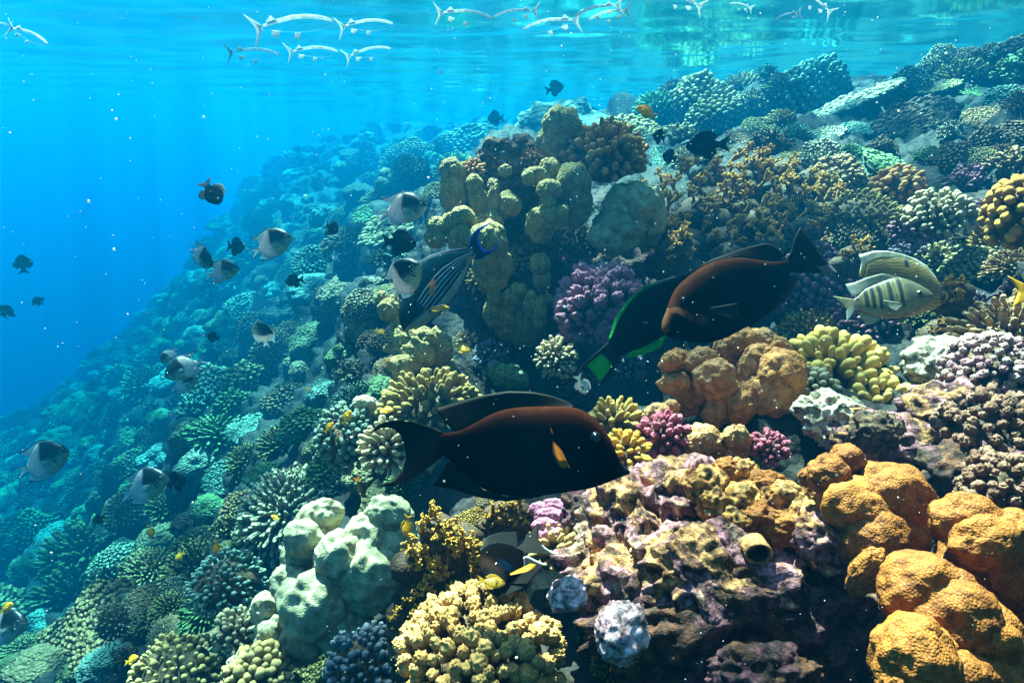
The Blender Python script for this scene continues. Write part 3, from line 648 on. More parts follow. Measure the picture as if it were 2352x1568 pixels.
def finger_mesh(nseg=9, nring=11, r0=1, taper=.35, wart=.0, wf=4, bend=.2, seed=0, dark=.45, tip=(1.25, 1.2, 1.1), aspect=3.0, bulb=0):
    """a finger of length 1 along z, radius 1/aspect at its root"""
    V = []; C = []; rad = 1/aspect
    rs = random.Random(seed); bx, by = rs.uniform(-bend, bend), rs.uniform(-bend, bend)
    capn = max(3, nring//3); ts = list(np.linspace(0, 1-rad*(1-taper)*.9, nring-capn))
    prof = [(t, rad*(1-taper*t)*(1+bulb*math.sin(math.pi*min(1, t*1.05)**2))) for t in ts]
    t1, r1 = prof[-1]
    for k in range(1, capn+1):
        a = math.pi/2*k/(capn+.35); prof.append((t1+(1-t1)*math.sin(a), r1*math.cos(a)))
    for t, r in prof:
        for j in range(nseg):
            a = 2*math.pi*(j+.5*(prof.index((t, r)) % 2))/nseg
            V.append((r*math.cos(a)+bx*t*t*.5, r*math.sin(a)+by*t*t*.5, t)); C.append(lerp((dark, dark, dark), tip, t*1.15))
    n = len(prof); V.append((bx*.5, by*.5, 1.0)); C.append(tip)
    V = np.array(V)
    if wart:
        c = V.copy(); c[:, 2] = 0; nrm = V-np.stack([V[:, 0]*0+bx*V[:, 2]**2*.5, by*V[:, 2]**2*.5, np.minimum(V[:, 2], 1-rad)], 1)
        nrm /= np.linalg.norm(nrm, axis=1)[:, None]+1e-6; V = V+nrm*(wart*rad*(.55-worley(V*wf*aspect/3+seed*2.3)))[:, None]
    Fc = [(i*nseg+j, i*nseg+(j+1) % nseg, (i+1)*nseg+(j+1) % nseg, (i+1)*nseg+j) for i in range(n-1) for j in range(nseg)]
    Fc += [((n-1)*nseg+j, (n-1)*nseg+(j+1) % nseg, n*nseg) for j in range(nseg)]
    return V, Fc, np.array(C)
def merge(items):
    V = []; Fc = []; C = []; o = 0
    for v, f, c in items:
        V.append(v); C.append(c); Fc += [tuple(i+o for i in q) for q in f]; o += len(v)
    return np.concatenate(V), Fc, np.concatenate(C)
def quat_to(z, spin=0):
    return Vector(z).normalized().to_track_quat('Z', 'Y') @ Quaternion((0, 0, 1), spin)
def xform(V, q, s, p):
    Mx = np.array(q.to_matrix()); return (V*np.array(s))@Mx.T+np.array(p)
def stem_mesh(seed, gens=3, spread=.55, r=.085, L=.42, flat=1.0, seg=6, dark=.5, tip=(1.5, 1.45, 1.3)):
    """a forking stem of length about 1 along z"""
    rs = random.Random(seed); items = []
    def grow(p, d, l, rad, g):
        q = p+d*l; tt = 1-g/gens
        v, f, c = finger_mesh(seg, 7, taper=.25, aspect=max(1.5, l/rad), seed=rs.randint(0, 9999), bend=.25)
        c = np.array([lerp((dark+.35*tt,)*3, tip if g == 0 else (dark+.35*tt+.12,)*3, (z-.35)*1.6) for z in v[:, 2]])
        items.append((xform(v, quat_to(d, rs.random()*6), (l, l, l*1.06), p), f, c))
        if g:
            for k in range(rs.choice((2, 2, 3))):
                dd = d+Vector((rs.uniform(-1, 1), rs.uniform(-1, 1)*flat, rs.uniform(-.2, .5)))*spread*1.25; dd.normalize()
                grow(p+d*l*rs.uniform(.75, 1), dd, l*rs.uniform(.6, .85), rad*.8, g-1)
    grow(Vector((0, 0, 0)), Vector((0, 0, 1)), L, r, gens)
    return merge(items)
# hues: (a, b)
CM = {}
def mat(name, *a, **k):
    if name not in CM: CM[name] = coral_material(name, *a, **k)
    return CM[name]
mat('ochre_coral', (.44, .19, .035), (.32, .12, .02)); mat('olive_coral', (.36, .25, .08), (.25, .17, .055)); mat('tan_coral', (.58, .28, .11), (.44, .17, .05))
mat('cream_coral', (.60, .47, .30), (.44, .34, .21)); mat('green_coral', (.13, .22, .10), (.18, .24, .12)); mat('pink_coral', (.56, .15, .24), (.40, .09, .17))
mat('violet_coral', (.24, .12, .26), (.32, .15, .28)); mat('teal_coral', (.14, .22, .20), (.22, .30, .26)); mat('brown_coral', (.16, .085, .04), (.10, .06, .035))
mat('golden_coral', (.62, .32, .06), (.46, .20, .03)); mat('bluish_coral', (.13, .16, .23), (.20, .21, .27))
mat('porites', (.46, .34, .12), (.34, .25, .085), cell=190, bump=.9, dist=.006, spots=.4, patch=4)
mat('pale_porites', (.50, .42, .24), (.32, .29, .18), cell=280, bump=.45, dist=.003, spots=.2, patch=5)
mat('leather_tan', (.66, .31, .14), (.56, .20, .045), cell=260, bump=.6, dist=.004, spots=.2, patch=7)
mat('leather_orange', (.40, .135, .020), (.20, .058, .009), cell=300, bump=.5, dist=.003, spots=.3, patch=11)
mat('finger_soft', (.52, .35, .085), (.40, .25, .06), cell=300, bump=.25, dist=.002, spots=.12)
def rock_material(name, stops, sc=1.0, bump=1.0):
    k = NT(name); tc = k.n('TexCoord'); src = tc.outputs['Object']
    n0 = k.n('TexNoise', Scale=7*sc, Detail=6, Roughness=.65, Distortion=.6); k.l(src, n0.inputs[0]); base = k.ramp(n0.outputs[0], stops)
    n1 = k.n('TexNoise', Scale=38*sc, Detail=5, Roughness=.72); k.l(src, n1.inputs[0])
    pit = k.ramp(n1.outputs[0], [(.38, (.05, .04, .04)), (.47, (.45, .4, .38)), (.55, (1, 1, 1)), (.68, (1.7, 1.6, 1.5))])
    m = k.n('Mix', _data_type='RGBA', _blend_type='MULTIPLY'); m.inputs[0].default_value = .95; k.l(base, m.inputs[6]); k.l(pit, m.inputs[7])
    p = k.n('BsdfPrincipled', Roughness=.8); p.inputs['Specular IOR Level'].default_value = .25; k.l(m.outputs[2], p.inputs[0])
    v = k.n('TexVoronoi', Scale=60*sc); k.l(src, v.inputs[0]); ad = k.n('Math', _operation='MULTIPLY_ADD'); k.l(v.outputs[0], ad.inputs[0]); ad.inputs[1].default_value = .5; k.l(n1.outputs[0], ad.inputs[2])
    b = k.n('Bump', Strength=bump, Distance=.012/sc); k.l(ad.outputs[0], b.inputs['Height']); k.l(b.outputs[0], p.inputs['Normal']); k.l(p.outputs[0], k.out.inputs[0]); return k.m
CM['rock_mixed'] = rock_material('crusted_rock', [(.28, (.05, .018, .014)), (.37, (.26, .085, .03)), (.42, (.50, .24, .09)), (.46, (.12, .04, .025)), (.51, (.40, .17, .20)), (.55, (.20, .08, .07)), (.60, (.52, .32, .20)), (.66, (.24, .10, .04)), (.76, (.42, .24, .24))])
CM['rock_dark'] = rock_material('darkened_rock', [(.3, (.02, .007, .006)), (.40, (.13, .045, .02)), (.47, (.035, .018, .012)), (.54, (.17, .055, .075)), (.60, (.05, .03, .015)), (.67, (.22, .10, .05)), (.76, (.20, .12, .14))])  # own rust and violet, kept dark so the albedo carries shade contrast
CM['rock_violet'] = rock_material('violet_crusted_rock', [(.3, (.26, .10, .08)), (.42, (.62, .33, .38)), (.52, (.78, .52, .52)), (.60, (.30, .16, .10)), (.70, (.8, .62, .5))], 1.2, .6)
CM['rock_pale'] = rock_material('pale_rock', [(.3, (.20, .15, .09)), (.45, (.50, .42, .30)), (.6, (.62, .56, .46)), (.72, (.34, .26, .12))], 1.2, .7)
CM['rock_ochre'] = rock_material('ochre_crusted_rock', [(.28, (.10, .035, .012)), (.42, (.44, .17, .03)), (.50, (.54, .27, .08)), (.57, (.22, .11, .04)), (.66, (.56, .38, .22)), (.76, (.36, .18, .16))], .9, .8)
CM['rock_brown'] = rock_material('brown_rock', [(.3, (.03, .02, .012)), (.45, (.11, .06, .028)), (.58, (.17, .10, .06)), (.7, (.26, .16, .12))], 1, .8)

# ------------------------------------------------------------------ colonies
_FV = {}
def fingers_of(kind):
    if kind not in _FV:
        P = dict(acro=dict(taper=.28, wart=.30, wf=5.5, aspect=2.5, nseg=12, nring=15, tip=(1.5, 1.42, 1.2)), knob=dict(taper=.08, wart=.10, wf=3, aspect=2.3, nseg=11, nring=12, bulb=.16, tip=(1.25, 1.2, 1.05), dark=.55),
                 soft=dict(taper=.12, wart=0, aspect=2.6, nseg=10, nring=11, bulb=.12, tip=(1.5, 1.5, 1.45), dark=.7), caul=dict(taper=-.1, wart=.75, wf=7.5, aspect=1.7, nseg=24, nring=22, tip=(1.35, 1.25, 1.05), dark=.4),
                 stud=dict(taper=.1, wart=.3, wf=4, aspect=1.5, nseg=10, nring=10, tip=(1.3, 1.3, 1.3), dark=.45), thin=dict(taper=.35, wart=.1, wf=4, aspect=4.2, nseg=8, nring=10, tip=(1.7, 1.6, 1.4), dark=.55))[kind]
        _FV[kind] = [finger_mesh(seed=k*7+3, **P) for k in range(5)]
    return _FV[kind]
_FM = {}
def finger_me(kind, k, m):
    if (kind, k, m.name) not in _FM:
        V, Fc, C = fingers_of(kind)[k]; _FM[kind, k, m.name] = mesh('branch', V, Fc, m, True, C)
    return _FM[kind, k, m.name]
def colony(name, label, cat, px, py, rpx, kind, n, mname, flen=.55, fw=1.0, off=0.0, d=None, up=(0, -.45, 1), cone=100, squash=.8, base=None, group=None, part='branch', jit=.18, wide=1.0, rs=None):
    """a head of fingers: a base and n fingers, each a part"""
    rs = rs or random.Random(int(px*7+py)); d = d if d else D(px, py)+off; Rw = rpx*d/F
    p = at(px, py, d); U = Vector(up).normalized(); r = empty(name, p, label, cat, group); q = quat_to(U); m = CM[mname]
    V, Fc = blob(3, (Rw*.78*wide, Rw*.78, Rw*.62*squash), .15, 2, .1, 4, seed=int(px) % 17); V = xform(V, q, (1, 1, 1), (0, 0, 0))
    link('base', mesh('base', V, Fc, CM[base] if base else CM['brown_coral'], True, white(len(V))*.8), r)
    ga = math.pi*(3-math.sqrt(5)); cm = math.cos(R(cone))
    spots = []
    for i in range(n):
        cz = 1-(i+.5)/n*(1-cm); sz = math.sqrt(max(0, 1-cz*cz)); a = i*ga+rs.uniform(-.25, .25)
        dv = Vector((sz*math.cos(a)*wide, sz*math.sin(a), cz*squash)); w_ = 1+.22*float(perlin([[dv.x*1.7+px*.37, dv.y*1.7, dv.z*1.7+py*.21]])[0]); pos = q @ (dv*Rw*(1-flen*.72)*w_)
        dr = (q @ Vector((sz*math.cos(a), sz*math.sin(a), cz+.25))).normalized()+Vector((rs.uniform(-1, 1), rs.uniform(-1, 1), rs.uniform(-1, 1)))*jit
        l = Rw*flen*rs.uniform(.72, 1.25); wd = l*fw*rs.uniform(.8, 1.25)
        spots.append((-(dr.normalized()-p.normalized()*0).dot(p.normalized()), pos, quat_to(dr, rs.random()*6), wd, l, rs.randrange(5)))
    spots.sort(key=lambda t: -t[0]); extra = []
    for i, (_, pos, qq, wd, l, v) in enumerate(spots):
        if i < 98:
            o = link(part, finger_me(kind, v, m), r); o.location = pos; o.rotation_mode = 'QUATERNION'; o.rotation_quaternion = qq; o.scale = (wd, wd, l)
        else:
            V, Fc, C = fingers_of(kind)[v]; extra.append((xform(V, qq, (wd, wd, l), pos), Fc, C))
    if extra:
        V, Fc, C = merge(extra); tag(link('further_branches', mesh('further_branches', V, Fc, m, True, C), r), kind='stuff')
    return r
def lobes(name, label, cat, L, mname, lump=.10, lf=1.6, wart=0, wf=5, sub=4, deep=.9, off=0, d=None, part='lobe', group=None, ridge=0, top=1.0, wide=1.0):
    """L: picture ellipses (x, y, half width, half height[, depth shift[, tilt]])"""
    x0 = sum(l[0] for l in L)/len(L); y0 = max(l[1] for l in L); d0 = d if d else D(x0, y0)+off
    root = at(x0, y0, d0); r = empty(name, root, label, cat, group)
    for i, l in enumerate(L):
        dd = d0+(l[4] if len(l) > 4 else 0); k = dd/F; V, Fc = blob(sub, (l[2]*k*wide, min(l[2], l[3])*k*deep*wide, l[3]*k*wide), lump, lf, wart, wf, seed=i*5+int(l[0]) % 31, ridge=ridge)
        if len(l) > 5: V = V@np.array(Matrix.Rotation(R(l[5]), 3, 'Y')).T
        o = link(part, mesh(part, V, Fc, CM[mname] if isinstance(mname, str) else CM[mname[i % len(mname)]], True, white(len(V))), r); o.location = at(l[0], l[1], dd)-root
    return r
_ST = {}
def stem_me(kind, k, m):
    if (kind, k, m.name) not in _ST:
        P = dict(fire=dict(gens=4, spread=.72, r=.085, L=.31, seg=5, dark=.6, tip=(1.7, 1.7, 1.7)), bushy=dict(gens=3, spread=.8, r=.10, L=.32), frill=dict(gens=3, spread=.9, r=.13, L=.30, tip=(1.35, 1.3, 1.1)), lump=dict(gens=2, spread=.75, r=.15, L=.42, seg=9, tip=(1.25, 1.2, 1.2)))[kind]
        V, Fc, C = stem_mesh(k*13+5, **P); _ST[kind, k, m.name] = mesh('branch', V, Fc, m, True, C)
    return _ST[kind, k, m.name]
def thicket(name, label, cat, pts, mname, kind='fire', off=0.0, d=None, size=60, up=(0, -.3, 1), lean=.5, group=None, base=True, rs=None):
    """forking stems standing at picture points"""
    rs = rs or random.Random(int(pts[0][0])); x0 = sum(p[0] for p in pts)/len(pts); y0 = max(p[1] for p in pts); m = CM[mname]
    dd = [(d if d else D(p[0], p[1], 0, 2.5)+off)+(p[3] if len(p) > 3 else 0) for p in pts]; d0 = sum(dd)/len(dd); root = at(x0, y0, d0); r = empty(name, root, label, cat, group)
    if base:
        it = []
        for p, q in list(zip(pts, dd))[::max(1, len(pts)//24)]:
            V, Fc = blob(2, (size*q/F*.75,)*2+(size*q/F*.55,), .25, 2, seed=int(p[0]) % 13); it.append((V+np.array(at(p[0], p[1]+size*.25, q+size*.4*q/F)-root), Fc, white(len(V))*.6))
        V, Fc, C = merge(it); link('base', mesh('base', V, Fc, CM['brown_coral'], True, C), r)
    for p, q in zip(pts, dd):
        s = (p[2] if len(p) > 2 and p[2] else size)*q/F*rs.uniform(.8, 1.2); U = Vector(up).normalized()+Vector((rs.uniform(-1, 1), rs.uniform(-.8, .4), rs.uniform(-.2, .3)))*lean
        o = link('branch', stem_me(kind, rs.randrange(5), m), r); o.location = at(p[0], p[1], q)-root; o.rotation_mode = 'QUATERNION'
        o.rotation_quaternion = quat_to(U, rs.random()*6); o.scale = (s, s, s)
    return r
def rock(label, px, py, rx, ry, mname, off=0.0, d=None, lump=.3, lf=1.5, ridge=.18, wart=.10, wf=4, sub=5, deep=1.0, tilt=0, name='reef_rock', seed=None, kids=()):
    d = d if d else D(px, py)+off; k = d/F
    V, Fc = blob(sub, (rx*k, min(rx, ry)*1.1*k*deep, ry*k), lump, lf, wart, wf, seed=seed or int(px+py) % 41, ridge=ridge)
    V0 = V/np.linalg.norm(V, axis=1)[:, None]; V = V+V0*(k*min(rx, ry)*(.06*fbm(V0*9+seed_of(px), 3)+.05*(.5-worley(V0*13+seed_of(py)))))[:, None]
    if tilt: V = V@np.array(Matrix.Rotation(R(tilt), 3, 'Y')).T
    o = link(name, mesh(name, V, Fc, CM[mname]), None, at(px, py, d)); return tag(o, label, 'rock')
def seed_of(x): return (x % 37)*.61
def ell(cx, cy, rx, ry, n, seed=1, top=False):
    rs = random.Random(seed); out = []
    while len(out) < n:
        x, y = rs.uniform(-1, 1), rs.uniform(-1, 1)
        if x*x+y*y < 1 and (not top or y < .6) and all((x-a)**2+((y-b))**2 > 1.1/n for a, b in out): out.append((x, y))
        elif rs.random() < .002: out.append((x*.9, y*.9))
    return sorted([(cx+x*rx, cy+y*ry) for x, y in out], key=lambda p: p[1])

# ------------------------------------------------------------------ the stony pinnacle and its neighbours
def make_pinnacle():
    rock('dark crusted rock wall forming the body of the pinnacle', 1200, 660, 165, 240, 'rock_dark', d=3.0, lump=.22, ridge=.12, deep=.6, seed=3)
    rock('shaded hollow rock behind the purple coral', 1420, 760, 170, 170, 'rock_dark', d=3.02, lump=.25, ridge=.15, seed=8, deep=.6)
    rock('brown capped rock on the pinnacle top, left of the tall knob', 1150, 372, 56, 46, 'rock_brown', d=2.56, seed=12)
    rock('brown peaked rock next to the tall knob on the pinnacle', 1196, 356, 36, 44, 'rock_brown', d=2.6, seed=14, sub=4)
    rock('greyish rock shoulder under the pinnacle top', 1140, 440, 84, 80, 'rock_brown', d=2.68, seed=21)
    g = 'knobby olive stony coral of the pinnacle'
    lobes('knob_coral', 'tall smooth olive knob coral crowning the pinnacle', 'coral', [(1290,290,46,44,0,10),(1270,335,38,48,.02,14),(1258,372,30,42,.03,6)], 'porites', .19, 1.4, .05, 9, sub=5, d=2.5, group=g)
    lobes('knob_coral', 'tall olive column coral on the left flank of the pinnacle', 'coral', [(1038,395,29,32,0),(1040,440,31,58,.02),(1046,500,28,50,.05)], 'porites', .14, 1.4, .05, 9, sub=5, d=2.42, group=g)
    lobes('knob_coral', 'broad round olive coral right of the bulb on the pinnacle', 'coral', [(1318,420,40,46),(1322,462,36,60,.04)], 'porites', .13, 1.4, .05, 9, sub=5, d=2.38, group=g)
    lobes('knob_coral', 'waisted olive bulb coral in the middle of the pinnacle', 'coral', [(1262,436,29,24),(1258,466,20,24,.01),(1255,500,44,32,.03),(1292,484,14,14,-.02),(1240,520,34,40,.06)], 'porites', .15, 1.6, .05, 9, sub=5, d=2.34, group=g)
    lobes('knob_coral', 'row of small yellow knobs below the pinnacle top', 'coral', [(1232,404,32,22),(1262,392,24,30,.02),(1215,408,18,18,-.01),(1160,392,16,14,.0)], 'porites', .15, 1.6, .05, 9, sub=5, d=2.40, group=g)
    lobes('knob_coral', 'forked olive coral arms on the pinnacle face', 'coral', [(1090,424,20,24,0,-15),(1098,466,22,50,.02,-12),(1130,470,16,46,.03,10),(1132,428,14,18,.03),(1165,470,32,30,.06),(1120,520,38,44,.05)], 'porites', .15, 1.5, .05, 9, sub=5, d=2.40, group=g)
    lobes('knob_coral', 'cluster of bright topped knobs low on the pinnacle, behind the striped surgeonfish', 'coral',
          [(1003,520,24,22,0),(1000,545,26,26,.01),(1030,512,16,24,.0),(1062,500,30,28,.0),(1060,545,38,44,.03),(1098,545,30,28,-.02),(1122,560,42,52,.02),(1130,610,46,60,.08)], 'porites', .15, 1.6, .05, 9, sub=5, d=2.20, group=g)
    lobes('knob_coral', 'small single yellow topped knob in the shade of the pinnacle', 'coral', [(1240,606,25,26),(1244,640,22,30,.03)], 'porites', .15, 1.6, .05, 9, sub=5, d=2.42, group=g)
    lobes('knob_coral', 'string of pale knobs on the left edge of the pinnacle foot', 'coral', [(876,686,15,18,0),(892,712,26,28,-.01),(905,690,12,14,.02),(912,735,16,28,.0,15),(922,770,14,26,.03),(890,800,10,10,0)], 'porites', .15, 1.6, .05, 9, sub=5, d=2.15, group=g)
    lobes('knob_coral', 'heap of round olive lobes at the foot of the pinnacle', 'coral', [(932,790,36,42,0),(985,778,34,34,.0),(960,812,42,40,-.02),(1005,800,36,44,.03),(930,842,40,32,-.04,10),(940,868,36,40,.02),(1000,845,44,50,.08)], 'porites', .17, 1.5, .05, 9, sub=5, d=2.12, group=g)
    lobes('knob_coral', 'shaded coral crown of stubby knobs left of the purple coral', 'coral', [(1135,690,18,30,0),(1132,720,22,36,.02),(1190,668,20,20,0),(1175,690,24,28,.02),(1218,700,16,34,-.01),(1252,690,20,18,.02),(1238,720,18,40,.0),(1160,735,26,50,.05),(1205,745,44,54,.09)], 'olive_coral', .12, 1.8, .08, 5, d=2.45, group=g)
    colony('finger_coral', 'tan pointed finger coral at the top right of the pinnacle', 'coral', 1392, 368, 92, 'acro', 150, 'tan_coral', .26, .80, d=2.48, up=(-.05, -.25, 1), cone=104, squash=.82)
    lobes('boulder_coral', 'grey blunt coral boulder hanging under the golden thicket', 'coral', [(1445,470,62,48,0,-10),(1420,530,66,54,.02,-30),(1490,500,40,70,.06),(1380,545,28,26,-.02)], 'pale_porites', .22, 1.6, .08, 5, sub=5, d=2.44)
    m = 'pink_coral'
    colony('cauliflower_coral', 'purple pink cauliflower coral in the shade right of the pinnacle', 'coral', 1378, 712, 100, 'caul', 210, 'violet_dusk', .26, .56, d=2.30, up=(.05, -.5, 1), cone=108, squash=.95)
    colony('finger_coral', 'olive finger coral beneath the heap of round lobes', 'coral', 985, 930, 100, 'acro', 150, 'olive_coral', .28, .66, d=1.98, up=(-.1, -.3, 1), cone=98, squash=.62, wide=1.1)
    colony('finger_coral', 'pale green finger coral facing outward in the dark hollow', 'coral', 1276, 822, 47, 'acro', 98, 'cream_coral', .32, .66, d=2.18, up=(.0, -1, .55), cone=92)
    colony('finger_coral', 'tiny pale finger coral on the dark wall', 'coral', 1068, 782, 25, 'acro', 30, 'cream_coral', .45, .7, d=2.32, up=(0, -.6, 1))
    lobes('soft_coral', 'dim green fluffy coral deep in the hollow', 'coral', [(1165,862,40,26),(1140,852,20,20),(1190,870,24,20)], 'green_coral', .3, 3, .1, 7, d=2.3)
    colony('finger_coral', 'whitish tangled finger coral seen through the big surgeonfish tail', 'coral', 888, 1030, 62, 'thin', 80, 'cream_coral', .48, .85, d=1.72, up=(-.1, -.7, .8), cone=100, jit=.35)
    colony('cauliflower_coral', 'round teal knobby coral below the yellow damselfish pair', 'coral', 800, 1010, 76, 'caul', 160, 'teal_coral', .19, .7, d=2.02, up=(-.1, -.5, 1), cone=112, squash=1.0)
    lobes('boulder_coral', 'white topped lump beside the olive finger coral', 'coral', [(836,925,28,18),(855,945,34,24,.03)], 'cream_coral', .16, 2, d=2.02)
    for (x, y, r_, kd, n, hu, dd, lab) in [
        (1110, 640, 40, 'acro', 60, 'olive_coral', 2.55, 'small olive finger coral in the middle of the pinnacle face'), (1235, 560, 36, 'stud', 60, 'brown_coral', 2.55, 'brown bead coral under the waisted bulb coral'),
        (1330, 560, 44, 'acro', 70, 'brown_coral', 2.6, 'dark finger coral under the broad round olive coral'), (1180, 600, 34, 'stud', 50, 'olive_coral', 2.6, 'dull bead coral on the pinnacle face'),
        (1085, 395, 30, 'stud', 50, 'tan_coral', 2.46, 'tan bead coral between the column coral and the brown cap rock'), (1225, 365, 26, 'acro', 40, 'ochre_coral', 2.5, 'ochre finger tuft beside the tall crown knob'),
        (1380, 640, 40, 'acro', 60, 'green_coral', 2.6, 'greenish finger coral above the purple cauliflower coral'), (1130, 820, 40, 'stud', 60, 'bluish_coral', 2.55, 'bluish bead coral in the dark hollow'),
        (1330, 890, 44, 'acro', 60, 'brown_coral', 2.4, 'brown finger coral on the floor of the hollow'), (1440, 840, 40, 'stud', 60, 'bluish_coral', 2.5, 'dim blue bead coral behind the green tail')]:
        colony('finger_coral', lab, 'coral', x, y, r_, kd, n, hu, .3, .7, d=dd, up=(0, -.8, .7), cone=100)
    # golden thicket on the right ledge
    pts = [(x, y, None, .55*(470-y)/95*.5) for x, y in ell(1700, 475, 225, 108, 98, 3)]
    thicket('fire_coral', 'wide golden brown fire coral thicket on the right ledge', 'coral', pts, 'golden_coral', 'fire', d=2.74, size=54, lean=.85)
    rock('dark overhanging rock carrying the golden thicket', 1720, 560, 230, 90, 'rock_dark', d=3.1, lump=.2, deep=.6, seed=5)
    thicket('fire_coral', 'small golden fire coral sprig under the ledge', 'coral', [(x, y) for x, y in ell(1555, 590, 32, 44, 10, 5)], 'golden_coral', 'fire', d=2.42, size=46)
    thicket('fire_coral', 'dim sprig of branching coral beside the barred fish', 'coral', [(x, y) for x, y in ell(1960, 590, 40, 30, 9, 6)], 'golden_coral', 'fire', d=2.2, size=40)
    thicket('fire_coral', 'yellow tufted branching coral at the nose of the butterflyfish', 'coral', [(x, y) for x, y in ell(2185, 680, 34, 28, 14, 7)], 'golden_coral', 'bushy', d=1.75, size=38)
    thicket('fire_coral', 'dim golden bush on the ledge right of the finger soft coral', 'coral', [(x, y) for x, y in ell(2190, 770, 50, 34, 14, 9)], 'ochre_coral', 'bushy', d=1.9, size=44)
    colony('finger_coral', 'dome of pale stubby fingers on the right reef behind the butterflyfish', 'coral', 2155, 500, 72, 'knob', 130, 'cream_coral', .2, .8, d=2.35, up=(-.1, -.35, 1), squash=.8)
    colony('finger_coral', 'golden knobby coral cut by the right picture edge', 'coral', 2345, 500, 78, 'stud', 110, 'golden_coral', .19, 1.0, d=1.75, up=(-.5, -.4, 1), cone=120, squash=1.3)
    colony('table_coral', 'low spread of fine fingers at the right end of the golden thicket', 'coral', 1985, 490, 74, 'knob', 150, 'olive_coral', .17, .66, d=2.55, up=(-.1, -.3, 1), squash=.55)
    colony('finger_coral', 'pinkish topped finger coral above the low spread of fine fingers', 'coral', 2062, 430, 56, 'knob', 60, 'tan_coral', .28, .8, d=2.6, up=(-.1, -.3, 1))

